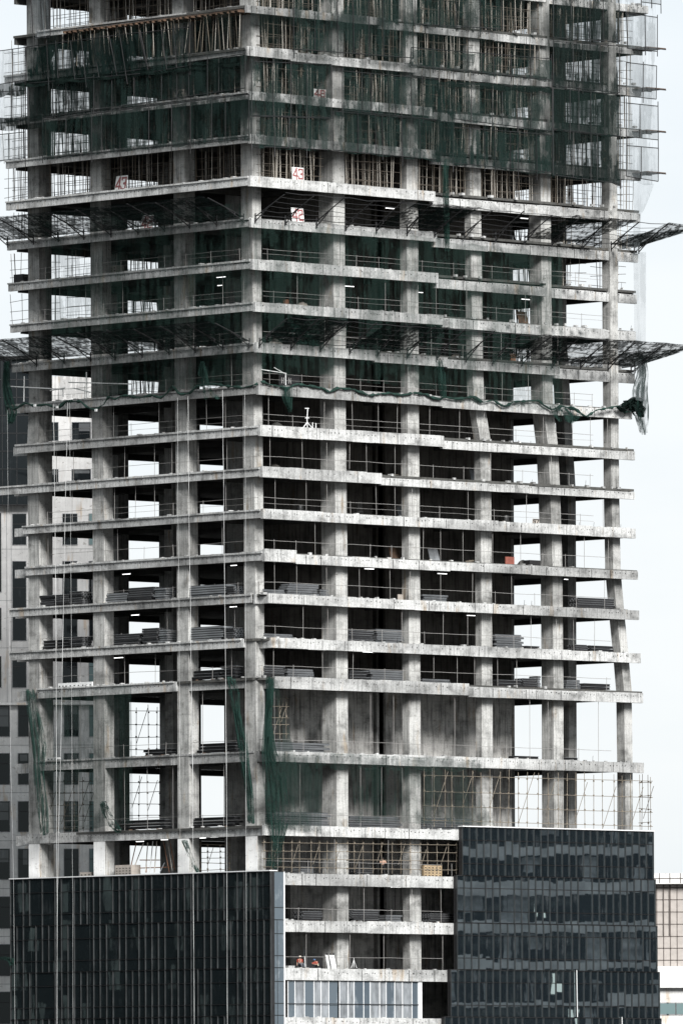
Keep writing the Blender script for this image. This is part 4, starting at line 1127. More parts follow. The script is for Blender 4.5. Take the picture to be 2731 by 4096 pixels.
# ------------------------------------------------------------------ tube scaffolds with couplers
def scaffold(face, pl, x0, x1, y0, y1, nx, ny, lab, mat='brown', r=.030, braces=4, jit=6, slope=0.0, group='tube scaffolds'):
    f = RF if face == 'R' else LF
    P0 = f(x0, y1, pl)
    e = empty('tube_scaffold', P0, lab, 'scaffold', group)
    q = random.Random(int(x0 + y0))
    me = unit_pole(r, mat)
    def rel(p): return (p[0] - P0[0], p[1] - P0[1], p[2] - P0[2])
    for k in range(nx):
        x = x0 + (x1 - x0) * k / (nx - 1) + q.uniform(-jit, jit)
        s = slope * (x - x0)
        cp = MB(); cp.tube([f(x, y1 + s, pl), f(x + q.uniform(-3, 3), y0 + s + q.uniform(-8, 8), pl)], r, 5)
        for j in range(ny):
            y = y0 + (y1 - y0) * (j + .5) / ny + s
            c = f(x, y, pl); cp.box(c[0] - .06, c[0] + .06, c[1] - .06, c[1] + .06, c[2] - .07, c[2] + .07)
        cp.build('standard', M[mat], e)
    for j in range(ny):
        y = y0 + (y1 - y0) * (j + .5) / ny + q.uniform(-4, 4)
        pole('ledger', me, e, rel(f(x0 - 8, y + q.uniform(-4, 4), pl - .08)), rel(f(x1 + 8, y + slope * (x1 - x0) + q.uniform(-4, 4), pl - .08)))
    for b in range(braces):
        x = x0 + (x1 - x0) * (b + .3) / braces; s = slope * (x - x0)
        ya, yb = y0 + (y1 - y0) * q.uniform(.0, .3), y0 + (y1 - y0) * q.uniform(.6, 1.0)
        pole('brace', me, e, rel(f(x, yb + s, pl + .1)), rel(f(x + (yb - ya) * .32, ya + s, pl + .1)))
    return e
scaffold('R', .62, 1056, 1822, 3350, 3488, 22, 4, 'rusty tube scaffold across the floor above the white slab between the glass walls', braces=9, slope=.012)
scaffold('R', -.15, 1700, 2600, 3075, 3306, 25, 4, 'open tube scaffold standing on top of the right glass wall', braces=8, slope=.03)
scaffold('L', 2.4, 188, 370, 3100, 3335, 6, 5, 'dark tube scaffold in the bay above the left glass, third left of the corner', mat='tubedark', braces=4)
scaffold('L', 6.0, 510, 634, 2825, 3020, 4, 4, 'dark scaffold against the sky behind the second bay, upper tall floor', mat='tubedark', braces=1)
scaffold('L', 6.0, 510, 636, 3105, 3285, 4, 4, 'dark scaffold against the sky behind the second bay, lower tall floor', mat='tubedark', braces=2)
scaffold('L', 2.6, 796, 918, 3370, 3488, 4, 5, 'tan tube scaffold in the first bay left of the corner above the glass', mat='brown', braces=1)
scaffold('R', 2.2, 1080, 1148, 2775, 2955, 3, 5, 'tall narrow tube scaffold inside the upper tall floor beside the corner', mat='brown', braces=2)
scaffold('R', -.4, 2560, 2596, 3100, 3320, 2, 4, 'outer end of tube scaffold past the last column on the right', mat='tubedark', braces=1)
# leaning rusty rods above the left glass
e = empty('rod_bundle', LF(600, 3490, 2.0), 'leaning pale and rusty rods behind the left glass coping', 'rods')
for a, b, mt in (((520, 3485), (545, 3375), 'rust'), ((530, 3490), (575, 3372), 'tubepale'), ((583, 3490), (592, 3370), 'tubepale'), ((600, 3490), (612, 3365), 'whitepaint'), ((618, 3490), (628, 3365), 'tubepale'),
                 ((560, 3440), (640, 3440), 'rust'), ((560, 3472), (700, 3468), 'rust'), ((678, 3490), (655, 3365), 'rust'), ((690, 3485), (672, 3365), 'tubepale'), ((700, 3480), (680, 3362), 'rust'), ((640, 3490), (660, 3450), 'galv'), ((586, 3490), (586, 3440), 'rust')):
    MB().tube([LF(*a, 2.0), LF(*b, 2.3)], .05, 5).build('rod', M[mt], e)

# ------------------------------------------------------------------ cantilevered catch platforms
def rib_mesh(out, rise):
    m = MB()
    m.tube([(0, 0, .1), (out, 0, rise)], .06, 5); m.tube([(-.0, 0, -.55), (0, 0, .45)], .07, 5)
    m.tube([(.05, 0, -.35), (out * .52, 0, rise * .55)], .055, 5)
    m.tube([(out * .25, 0, .0 + rise * .12), (out * .25, 0, rise * .30)], .045, 4)
    me = bpy.data.meshes.new('rib'); me.from_pydata(m.v, [], m.f); me.materials.append(M['dark']); return me
def fan(face, i, a, b, out, rise, lab, ext0, ext1, gaps, mat='netdark', pl=None, step=3.65, seed=0):
    q = random.Random(seed)
    z = Z[i] + .05
    if pl is None: pl = -.12
    org = (a, pl, z) if face == 'R' else (pl, a, z)
    if face == 'U': org = (pl, a, z)
    e = empty('catch_platform', org, lab, 'catch platform', 'cantilevered catch platforms')
    L = b - a
    def loc(t, o, h):
        if face == 'R': return (t, -o, h)
        if face == 'L': return (-o, t, h)
        return (o, t, h)
    me = rib_mesh(out, rise); rot = {'R': -math.pi / 2, 'L': math.pi, 'U': 0.0}[face]
    n = int(L / step)
    for k in range(n + 1):
        t = k * L / n + q.uniform(-.15, .15)
        p = put('rib', me, e, loc(t, 0, 0), (0, 0, rot + q.gauss(0, .03)), (1, 1, 1 + q.gauss(0, .04)))
    for j in range(6):
        f = (j + .3) / 5.6
        m = MB(); pts = []
        for k in range(n * 2 + 1):
            t = -ext0 * f + (L + (ext0 + ext1) * f) * k / (2.0 * n)
            pts.append(loc(t, out * f, .12 + rise * f + (.0 if k % 2 == 0 else -.09) + q.gauss(0, .03)))
        m.tube(pts, .035 if j in (0, 5) else .024, 4)
        w_ = bpy.data.meshes.new('wire'); w_.from_pydata(m.v, [], m.f); w_.materials.append(M['dark']); put('wire', w_, e, (0, 0, 0))
    k = 0
    while k < n:
        run = q.choice((1, 2, 3, 4)); run = min(run, n - k)
        if q.random() > gaps:
            t0_, t1_ = k * L / n, (k + run) * L / n
            P = []
            for j in range(7):
                f = j / 6.0
                row = []
                for s in range(run * 3 + 1):
                    g = t0_ + (t1_ - t0_) * s / (run * 3.0)
                    gg = -ext0 * f + g * (L + (ext0 + ext1) * f) / L
                    row.append(loc(gg, out * f, .16 + rise * f - .10 * math.sin(math.pi * f) - .05 * abs(math.sin(s * math.pi / 3)) + q.gauss(0, .012)))
                P.append(row)
            m = MB().grid(P); nm = bpy.data.meshes.new('net'); nm.from_pydata(m.v, [], m.f); nm.materials.append(M[mat]); put('net', nm, e, (0, 0, 0))
        k += run
    return e
uc17 = (unroll(CXL[17], YC[17])[0] - 1040) / 30.9; uc14 = (unroll(CXL[14], YC[14])[0] - 1040) / 30.9
for i, ucx, nm in ((17, uc17, 'upper'), (14, uc14, 'lower')):
    ue_ = ru(i, XEND[i], 0)
    fan('R', i, ucx + .4, ue_, 3.9, 2.1, '%s black catch platform of struts and netting on the right face' % nm, -.5, 4.5, .28 if i == 14 else .5, seed=i)
    fan('L', i, .8, 34.8, 4.5, 1.75, '%s black catch platform of struts and netting on the left face' % nm, -1, 4.0, .25, 'netdark', pl=ucx - .15, seed=i + 3)
    fan('U', i, .5, 20, 4.6, 1.9, '%s catch platform reaching out past the right end of the tower' % nm, 4.0, 0, .1, 'netdark', pl=ue_ + .1, seed=i + 6)

# ------------------------------------------------------------------ clutter on the floors
qc = random.Random(5)
CL = [(i, x) for i in (15, 14, 12, 11, 10, 9) for x in (1120, 1230, 1450, 1560, 1740, 1850, 2060)]
for n, (i, x) in enumerate(CL):
    if qc.random() < .35: continue
    d = qc.uniform(2.0, 4.5); u = ru(i, x + qc.uniform(-40, 40), d); z = Z[i] + .01
    kind = qc.choice(('heap', 'sheets', 'pipe', 'hose', 'bin'))
    m = MB(); mt = 'deck'
    if kind == 'heap':
        R_ = [[(u + rr_ * math.cos(a * .785) * qc.uniform(.8, 1.2), d + rr_ * .7 * math.sin(a * .785), z + h) for a in range(8)] for rr_, h in ((1.0, 0), (.8, .3), (.4, .62), (.1, .75))]
        m.loft(R_); lab, cat, mt = 'rubble heap', 'heap', qc.choice(('deck', 'brick', 'core'))
    elif kind == 'sheets':
        m.loft([[(u, d, z), (u + 1.3, d, z), (u + 1.3, d + .05, z), (u, d + .05, z)], [(u + .1, d + .5, z + 1.3), (u + 1.4, d + .5, z + 1.3), (u + 1.4, d + .55, z + 1.3), (u + .1, d + .55, z + 1.3)]]); lab, cat, mt = 'leaning board', 'board', qc.choice(('ply', 'timber', 'galv'))
    elif kind == 'pipe':
        m.tube([(u, d, z + .1), (u + 2.2, d + .2, z + .12)], .09, 8); lab, cat, mt = 'lying pipe', 'pipe', 'steel'
    elif kind == 'hose':
        m.tube([(u + .5 * math.cos(a * .5) + a * .04, d + .5 * math.sin(a * .5), z + .05 + .012 * a) for a in range(30)], .035, 5); lab, cat, mt = 'coiled hose', 'hose', 'brown'
    else:
        m.loft([[(u + r0 * math.cos(a * .628), d + r0 * math.sin(a * .628), z + h) for a in range(10)] for r0, h in ((.28, 0), (.30, .3), (.28, .32), (.30, .6), (.29, .85))]); lab, cat, mt = 'steel drum', 'drum', qc.choice(('rust', 'steel', 'galv'))
    o = m.build(lab.replace(' ', '_'), M[mt], org=(u, d, z))
    tag(o, fit('dim %s inside %s, %s' % (lab, FLN[i], where('R', x))), cat, 'clutter inside the floors')
    key = o['label']; c_ = sum(1 for q in C.objects if q.get('label') == key)
    if c_ > 1: o['label'] = fit(key.replace('dim ', 'rightmost dim '))
# ------------------------------------------------------------------ debris nets
rn = random.Random(101)
def sheet(face, q4, pl, mat, lab, amp=.22, posts=0, nx=28, ny=10, sag=0.0, cat='net', name='safety_net', folds=1.0):
    f = RF if face == 'R' else LF
    c = [Vector(f(x, y, pl)) for x, y in q4]
    nrm = Vector((0, -1, 0)) if face == 'R' else Vector((-1, 0, 0))
    ph = [rn.uniform(0, 6.28) for _ in range(4)]
    P = []
    if not sag and amp > .15: sag = 1.2
    for j in range(ny + 1):
        t = j / ny; row = []
        for i in range(nx + 1):
            s = i / nx
            p = (c[0] * (1 - s) + c[1] * s) * (1 - t) + (c[3] * (1 - s) + c[2] * s) * t
            W = (c[1] - c[0]).length
            d = amp * (.5 * math.sin(s * W * 5.3 * folds + 2 * t + ph[2]) + math.sin(s * W * 1.1 * folds + ph[0] + .7 * math.sin(3 * t)) + .6 * math.sin(s * W * 2.9 * folds + ph[1]) + .5 * math.sin(t * 4 + ph[2])) / 2
            p = p + nrm * d
            edge = .12 * sag * abs(math.sin(s * W * .9 + ph[3]))
            if j == 0: p.z -= edge
            if j == ny: p.z -= edge * 1.4
            row.append(tuple(p))
        P.append(row)
    org = tuple(c[3])
    if posts:
        e = empty(name, org, lab, cat, 'green debris nets on the tower')
        MB().grid(P).build('netting', M[mat], e)
        me = unit_pole(.045, 'dark')
        for k in range(posts):
            s = (k + rn.uniform(.2, .8)) / posts if 0 < k < posts - 1 else (0 if k == 0 else 1)
            a = c[3] * (1 - s) + c[2] * s; b = c[0] * (1 - s) + c[1] * s
            ext = Vector((0, 0, rn.choice((0, 0, .5, .9))))
            if k == 0:
                for (g0, g1) in ((c[3], c[2]), (c[0], c[1])): pole('rail', me, e, tuple(g0 - c[3] + nrm * .1), tuple(g1 - c[3] + nrm * .1))
            pole('upright', me, e, tuple(a - c[3] + nrm * .12 - ext), tuple(b - c[3] + nrm * .12 + ext * .5))
        return e
    o = MB().grid(P).build(name, M[mat], org=org); tag(o, lab, cat, 'green debris nets on the tower')
    return o
M['netmid'] = netmat('mid_green_net', (.024, .043, .039), .34, .36, 33, sx=(1.3, 1.3, .14), trans=.3)
M['netblack'] = netmat('black_green_net', (.012, .02, .018), .80, .15, 37, sx=(1.3, 1.3, .2), trans=.15)
# right face, upper floors
sheet('R', [(1170, -20), (1645, -20), (1650, 232), (1172, 196)], -.8, 'netmid', 'green net panel right of the corner at the top edge of the photo', posts=7)
sheet('R', [(1004, 246), (1322, 258), (1322, 470), (1004, 462)], -.8, 'netmid', 'green net beside the corner column on the floor of sign 46', posts=5)
sheet('R', [(1004, 465), (1322, 474), (1322, 600), (1004, 585)], -.85, 'netmid', 'green net beside the corner column just below sign 46', posts=5)
sheet('R', [(1366, 284), (1750, 318), (1756, 480), (1366, 440)], -.8, 'netmid', 'green net over the second and third bays under the floor of sign 46', posts=8)
sheet('R', [(1330, 445), (1750, 482), (1756, 640), (1330, 600)], -.75, 'netmid', 'thin green net hanging below the bright stepped slab end', posts=7)
sheet('R', [(1748, 322), (1812, 330), (1810, 650), (1746, 640)], -1.0, 'netdense', 'narrow dense green net strip where the slab edges step back')
sheet('R', [(1810, 334), (2204, 352), (2204, 525), (1810, 475)], -.8, 'netmid', 'green net over the fourth bay beneath the long black seam', posts=7)
sheet('R', [(1808, 508), (2204, 540), (2206, 690), (1808, 652)], -.8, 'net', 'darker green net over the fourth bay, above the floor with signs 43', posts=8)
sheet('R', [(1655, -20), (2000, -20), (2004, 116), (1655, 96)], -.9, 'netmid', 'green net at the top edge over the third bay', posts=5)
sheet('R', [(1640, 190), (2200, 236), (2202, 320), (1640, 262)], -.9, 'netmid', 'green net strip covering the dark slab edge above sign 46', posts=9)
sheet('R', [(1790, 322), (2205, 345), (2205, 366), (1790, 344)], -1.0, 'netblack', 'black seam of doubled netting above the fourth bay')
sheet('R', [(2208, -20), (2470, -20), (2472, 168), (2208, 150)], -.8, 'netdark', 'dark net over the fifth bay at the top edge', posts=5)
sheet('R', [(2208, 165), (2470, 185), (2472, 372), (2208, 342)], -.8, 'netdark', 'dark net over the fifth bay, second panel from the top', posts=5)
sheet('R', [(2208, 350), (2476, 380), (2476, 545), (2208, 515)], -.85, 'netblack', 'blackest net panel over the fifth bay', posts=6)
sheet('R', [(2208, 520), (2476, 548), (2476, 735), (2208, 700)], -.8, 'netdark', 'dark net over the fifth bay just above the floor with signs 43', posts=5)
sheet('R', [(1010, 885), (1420, 915), (1420, 1500), (1032, 1490)], -.9, 'netthin', 'thin green veil below sign 42 in the first bay', amp=.25, ny=14)
sheet('R', [(1425, 915), (1795, 955), (1795, 1560), (1425, 1520)], -.9, 'netthin', 'thin green veil in the second and third bays between the catch platforms', amp=.25, ny=14)
sheet('R', [(1800, 965), (2250, 1010), (2250, 1640), (1800, 1600)], -.9, 'netthin', 'thin green veil in the fourth bay between the catch platforms', amp=.25, ny=14)
# right end, pale nets against the sky on outriggers
for (q, lab) in (([(2500, 52), (2624, 70), (2624, 206), (2505, 194)], 'pale net against the sky at the right end, upper full panel'),
                 ([(2500, 250), (2621, 264), (2619, 397), (2500, 384)], 'pale net against the sky at the right end, second full panel'),
                 ([(2500, 412), (2626, 425), (2627, 560), (2500, 546)], 'pale net against the sky at the right end, third full panel'),
                 ([(2500, 582), (2628, 593), (2627, 726), (2500, 705)], 'pale net against the sky at the right end, lowest square panel'),
                 ([(2560, -30), (2637, -30), (2638, 18), (2560, 8)], 'pale net against the sky at the right end, cut by the top edge')):
    sheet('R', q, -.9, 'netpale', lab, amp=.08, posts=3, nx=10)
sheet('R', [(2530, 730), (2612, 735), (2566, 850), (2535, 850)], -.9, 'netpale', 'pale net tapering in a curve under the right square panels', amp=.15, nx=8)
sheet('R', [(2530, 850), (2566, 850), (2556, 1000), (2536, 1000)], -.9, 'netpale', 'pale net tail reaching down to the upper catch platform', amp=.1, nx=8)
sheet('R', [(2532, 1010), (2581, 1008), (2580, 1400), (2534, 1400)], -.9, 'netpale', 'tall pale net between the catch platforms at the right end', amp=.1, nx=8, ny=14)
sheet('R', [(2532, 1420), (2580, 1420), (2583, 1600), (2540, 1600)], -.9, 'netpale', 'pale net below the lower catch platform at the right end', amp=.2, nx=8)
# outer walkways seen from below
for i, ln in ((22, 3.0), (21, 3.0), (20, 3.0), (19, 3.0)):
    b = ru(i, 2560, 0); z = Z[i] - .3
    e = empty('outer_walkway', (b, -.8, z), 'black outer walkway deck at the right end %s' % FLN[i], 'walkway', 'outer walkways at the right end')
    MB().box(b + .1, b + 2.7, -.8, 14, z - .08, z).build('deck', M['timber'], e)
    m = MB()
    for k in range(8): m.tube([(b + .1, -.8 + k * 2, z - .14), (b + 2.7, -.8 + k * 2, z - .14)], .05, 4)
    m.build('bearers', M['dark'], e)
sheet('R', [(2470, -20), (2622, -20), (2612, 735), (2480, 720)], -.75, 'netsmoke', 'thin smoky mesh running down behind the pale square panels at the right end', amp=.3, ny=20)
sheet('R', [(1004, -20), (1700, -20), (1750, 640), (1004, 560)], -1.25, 'netsmoke', 'smoky thin veil over the upper floors right of the corner', amp=.35, ny=20)
sheet('R', [(1705, -20), (2470, -20), (2474, 735), (1752, 642)], -1.25, 'netsmoke', 'smoky thin veil over the upper floors of the right half', amp=.35, ny=20)
sheet('L', [(109, 130), (985, 30), (985, 560), (109, 640)], -2.2, 'netsmoke', 'smoky thin veil over the upper floors of the left face', amp=.35, ny=20)
# left face, upper floors
sheet('L', [(109, 188), (560, 130), (600, 292), (112, 334)], -1.9, 'netdense', 'large dense dark green net panel at the upper left', posts=9)
sheet('L', [(565, 132), (765, 108), (765, 262), (602, 290)], -1.9, 'netmid', 'lighter green net beside the large dense panel at the upper left', posts=4)
sheet('L', [(380, 305), (985, 215), (985, 352), (380, 440)], -1.8, 'netmid', 'green net on the left face above the floor of sign 46', posts=10)
sheet('L', [(120, 345), (380, 308), (380, 440), (120, 480)], -1.8, 'netdark', 'dark net below the large dense panel on the left', posts=4)
sheet('L', [(175, 480), (600, 425), (600, 590), (175, 632)], -1.8, 'netmid', 'green net in the left half of the floor above the 43 signs', posts=6)
sheet('L', [(600, 425), (1000, 378), (1000, 556), (600, 590)], -1.75, 'netmid', 'green net nearest the corner on the floor above the 43 signs', posts=6)
sheet('L', [(-12, 335), (110, 325), (110, 372), (-12, 385)], -1.8, 'netblack', 'black seam of netting at the far upper left')
sheet('L', [(110, 322), (960, 242), (960, 258), (110, 344)], -2.0, 'netblack', 'long black seam under the large dense net panel on the left')
sheet('L', [(-12, 206), (106, 190), (106, 320), (-12, 340)], -1.8, 'netpale', 'pale net against the sky left of the large dense panel', posts=3, nx=8)
sheet('L', [(-12, 368), (106, 362), (106, 480), (-12, 495)], -1.8, 'netpale', 'pale net against the sky at the far left, second from the top', posts=3, nx=8)
sheet('L', [(-12, 540), (106, 528), (106, 630), (-12, 645)], -1.8, 'netpale', 'pale net against the sky at the far left, above the floor of signs 43', posts=3, nx=8)
sheet('L', [(128, -20), (206, -20), (206, 142), (140, 152)], -2.4, 'netpale', 'pale folded net at the top left corner of the tower', amp=.3, nx=12, posts=2, folds=2)
sheet('L', [(-12, 470), (170, 455), (170, 505), (-12, 520)], -2.0, 'netdark', 'dark net bundle over the slab edge at the far left')
sheet('L', [(180, 885), (600, 850), (600, 1560), (190, 1600)], -1.7, 'netthin', 'thin green veil over the outer bays of the left face', amp=.25, ny=14)
sheet('L', [(600, 850), (1000, 805), (1020, 1530), (600, 1560)], -1.7, 'netthin', 'thin green veil over the left bay nearest the corner', amp=.25, ny=14)
# lower veils
M['netveil'] = netmat('lower_green_veil', (.03, .052, .046), .28, .16, 55, trans=.25)
sheet('L', [(114, 2772), (528, 2738), (535, 3290), (190, 3330)], -.1, 'netveil', 'dark green veil over the outer bays of the two tall floors', amp=.12, ny=14, sag=1)
sheet('R', [(1058, 3008), (1290, 3020), (1290, 3330), (1058, 3300)], -.25, 'netveil', 'dark green veil beside the corner below the scalloped net edge', amp=.12, sag=1)
sheet('R', [(1250, 3004), (1900, 3036), (1960, 3072), (1250, 3062)], -.30, 'netthin', 'pale green net with scalloped edge over the slab of the tall floors', amp=.08, sag=2.5, nx=60)
sheet('R', [(1400, 3070), (1860, 3080), (1980, 3300), (1420, 3290)], -.30, 'netthin', 'thin green net behind the tube scaffold above the right glass', amp=.12)

sheet('R', [(1098, 2712), (1112, 2716), (1240, 3300), (1085, 3320)], -.7, 'netthin', 'wide faint green net spreading from the corner over the tall floors', amp=.3, ny=18)
# ------------------------------------------------------------------ gathered, hanging net bunches
def gather(face, rows, pl, mat, lab, folds=3, depth=.25, name='hanging_net'):
    """rows: (centre x, y, width px) from the top down"""
    f = RF if face == 'R' else LF
    P = []; K = folds * 6
    pts = []
    for a, b in zip(rows[:-1], rows[1:]):
        for k in range(5):
            t = k / 5; pts.append(tuple(a[j] + (b[j] - a[j]) * t for j in range(3)))
    pts.append(rows[-1])
    ph = rn.uniform(0, 6)
    for n, (x, y, wd) in enumerate(pts):
        row = []
        for k in range(K + 1):
            s = k / K
            s2 = s + .045 * math.sin(9 * s * math.pi + ph + n * .15)
            p = Vector(f(x + (s2 - .5) * wd, y + 6 * math.sin(s * 7 + ph), pl))
            d = depth * math.sin(2 * math.pi * folds * s + .35 * math.sin(n * .4 + ph))
            if face == 'R': p.y += d
            else: p.x += d
            row.append(tuple(p))
        P.append(row)
    org = P[0][0]
    o = MB().grid(P).build(name, M[mat], org=org, smooth=True); tag(o, lab, 'net', 'green debris nets on the tower')
    return o
M['netloose'] = netmat('loose_net', (.02, .045, .038), .34, .34, 81, sx=(4, 4, .3), trans=.3)
M['netg'] = netmat('gathered_green_net', (.03, .066, .056), .36, .34, 61, sx=(5, 5, .3), trans=.3)
gather('L', [(122, 2762, 30), (136, 2860, 46), (156, 2990, 56), (158, 3100, 44), (172, 3240, 50), (178, 3336, 36)], -.3, 'netg', 'long gathered green net hanging down the far left column')
gather('L', [(925, 2712, 40), (940, 2770, 46), (948, 2850, 26), (966, 2950, 40), (982, 3060, 34), (1000, 3180, 28), (1004, 3290, 26)], -.6, 'netg', 'gathered green net hanging left of the corner column in the tall floors')
gather('R', [(1082, 2712, 26), (1078, 2800, 18), (1072, 2900, 22), (1074, 3010, 50), (1095, 3120, 90), (1112, 3280, 84), (1108, 3380, 44), (1095, 3470, 50)], -.5, 'netg', 'wide gathered green net hanging right of the corner down to the glass top', folds=5)
gather('L', [(28, 1450, 16), (26, 1540, 26), (36, 1600, 40), (50, 1650, 52), (46, 1690, 20)], -1.2, 'netg', 'green net bunched at the left end of the rolled net', depth=.3)
gather('R', [(2566, 1430, 14), (2568, 1500, 34), (2558, 1570, 52), (2556, 1630, 58), (2566, 1690, 34), (2572, 1735, 14)], -.6, 'netloose', 'see-through dark net hanging in folds from the catch platform tip at the right end', folds=3, depth=.35)
for k, (x, y, w_, h_) in enumerate(((2548, 1612, 34, 26), (2530, 1622, 30, 34), (2560, 1640, 26, 40), (2505, 1618, 36, 18))):
    gather('R', [(x - 4, y - h_ * .6, w_ * .4), (x + 3, y - h_ * .2, w_), (x - 2, y + h_ * .2, w_ * .8), (x + 4, y + h_ * .6, w_ * .3)], -.55 - .1 * k, 'netblack', '%s of four dark net knots at the right end of rolled net' % ('second from the right', 'third from the right', 'rightmost', 'leftmost')[k], folds=4, depth=.3)
gather('R', [(2535, 1592, 30), (2500, 1622, 70), (2510, 1642, 50)], -.6, 'netblack', 'small crumpled dark net just left of the black bunch', depth=.3)
gather('R', [(1147, 1545, 46), (1149, 1580, 44), (1153, 1615, 26), (1160, 1644, 5)], -.35, 'netg', 'pointed green net tip hanging from the rolled net right of the corner', folds=3)
gather('R', [(2240, 1625, 80), (2270, 1660, 120), (2272, 1688, 60)], -.4, 'netg', 'green net swag sagging off the slab near the fourth column')
gather('R', [(1777, 640, 30), (1780, 700, 16), (1784, 850, 14), (1786, 1000, 8)], -1.0, 'netg', 'thin green net tail at the slab step', folds=2)
gather('R', [(1170, 1290, 20), (1200, 1330, 60), (1240, 1380, 90)], -.8, 'netg', 'swept green net folds above the lower catch platform near the corner', folds=6)
gather('R', [(1755, 1440, 16), (1765, 1500, 26), (1772, 1590, 14)], -.6, 'netg', 'narrow green net fold reaching the rolled net in the third bay', folds=2)
gather('L', [(800, 1500, 8), (812, 1450, 10), (830, 1560, 40), (850, 1592, 60)], -1.3, 'netg', 'small green net peak on the left face above the rolled net', folds=3)
gather('L', [(412, 3210, 20), (430, 3260, 36), (455, 3300, 46), (480, 3325, 20)], .2, 'netg', 'small green net rag beside the second column from the left end', folds=3)
gather('L', [(740, 3365, 30), (752, 3400, 16), (770, 3450, 18), (792, 3488, 8)], -.1, 'netg', 'small dark net rag on the white column above the left glass', folds=2)
gather('L', [(-10, 3835, 30), (20, 3833, 16), (44, 3840, 30), (48, 3856, 20)], -.9, 'netg', 'torn teal rag at the left edge of the left glass wall', folds=2)

# the rolled-up net along the slab edge
def roll(face, pts, pl, lab):
    f = RF if face == 'R' else LF
    P = []
    for a, b in zip(pts[:-1], pts[1:]):
        n = max(2, int(abs(b[0] - a[0]) / 9))
        for k in range(n):
            t = k / n; tt = t * t * (3 - 2 * t)
            P.append(f(a[0] + (b[0] - a[0]) * t, a[1] + (b[1] - a[1]) * tt, pl))
    P.append(f(pts[-1][0], pts[-1][1], pl))
    P = [(p[0], p[1], p[2] + rn.gauss(0, .015)) for p in P]
    r = [rn.choice((.05, .08, .10, .13, .17)) * rn.uniform(.8, 1.2) for _ in P]
    o = MB().tube(P, r, 7).build('rolled_net', M['netroll'], org=P[0], smooth=True); tag(o, lab, 'net', 'rolled green nets along the slab edge')
    # loose strands
    m = MB()
    for k in range(len(P) // 5):
        p = rn.choice(P); m.tube([p, (p[0] + rn.gauss(0, .2), p[1] + (rn.gauss(0, .2) if face == 'L' else -.05), p[2] - rn.uniform(.15, .5))], .02, 3)
    m.build('loose_strands', M['netroll'], o, org=P[0])
roll('R', [z8(*p) for p in ((86, 640), (180, 668), (250, 682), (290, 694), (335, 668), (380, 660), (450, 672), (560, 690), (628, 722), (680, 692), (800, 698), (860, 722), (925, 746), (1080, 732), (1200, 744), (1290, 728), (1370, 738), (1430, 768), (1490, 778), (1515, 762))] + [(XR(x), 1024 + y * k1) for x, y in ((530, 655), (600, 648), (650, 672), (690, 662), (745, 690), (800, 668), (900, 664), (935, 690), (960, 705))], -.2, 'green net rolled up along the right slab edge in shallow swags')
roll('R', [(XR(x), 1024 + y * k1) for x, y in ((960, 705), (1010, 690), (1060, 700), (1120, 735), (1180, 705), (1225, 698), (1265, 690), (1300, 716), (1330, 712), (1345, 735))], -.35, 'rolled dark net over the slab end at the far right')
roll('L', [(x * k1, 1024 + y * k1) for x, y in ((28, 690), (70, 700), (120, 676), (160, 688), (215, 682), (262, 698), (310, 666), (372, 668), (400, 694), (440, 706), (478, 680), (498, 648), (530, 656), (570, 640), (640, 650), (700, 640), (740, 652), (770, 628), (790, 596), (830, 636), (870, 630), (905, 596), (980, 588), (1060, 600), (1120, 606), (1140, 600), (1180, 588))], -1.35, 'green net rolled up along the left slab edge in deep swags')
for k, (x, y) in enumerate(((160, 686), (262, 694), (440, 708), (612, 618))):
    p = LF(x * k1, 1024 + y * k1, -1.55); o = MB().box(p[0], p[0] + .1, p[1] - .15, p[1] + .15, p[2] - .12, p[2] + .12).build('white_rag', M['whitepaint'], org=p)
    tag(o, '%s of four white rags caught in the left rolled net' % ('leftmost', 'second from left', 'third from left', 'rightmost')[k], 'rag', 'white rags in the rolled net')
# formwork of the floor being cast
vL, vR = LF(235, 150, -1.9)[1], LF(960, 25, -1.9)[1]
z = Z[22]
e = empty('timber_formwork', (-1.9, vR, z), 'brown timber formwork deck sloping across the top left of the tower', 'formwork')
m = MB()
for k in range(int((vL - vR) / 1.2)):
    a = vR + k * 1.2; m.box(-1.9 + rn.uniform(-.1, .1), .4, a, a + 1.16, z - .50 + rn.uniform(-.05, .05), z - .42)
m.build('boards', M['timber'], e)
m = MB()
for k in range(int((vL - vR) / .8)):
    a = vR + k * .8 + rn.uniform(-.1, .1); m.box(-2.15 + rn.uniform(-.15, .1), .3, a, a + .12, z - .68, z - .515)
m.build('joists', M['timber'], e)
me_ = [unit_pole(.034, 'tubepale'), unit_pole(.03, 'brown'), unit_pole(.035, 'tubedark')]
for k in range(44):
    me = rn.choice(me_)
    a = vR + (vL - vR) * (k + rn.uniform(0, .8)) / 44
    pole('prop', me, e, (0 + rn.uniform(-.1, .6), a - vR, Z[21] - z + .02), (rn.uniform(-.1, .6), a - vR + rn.gauss(0, .1), -.68))
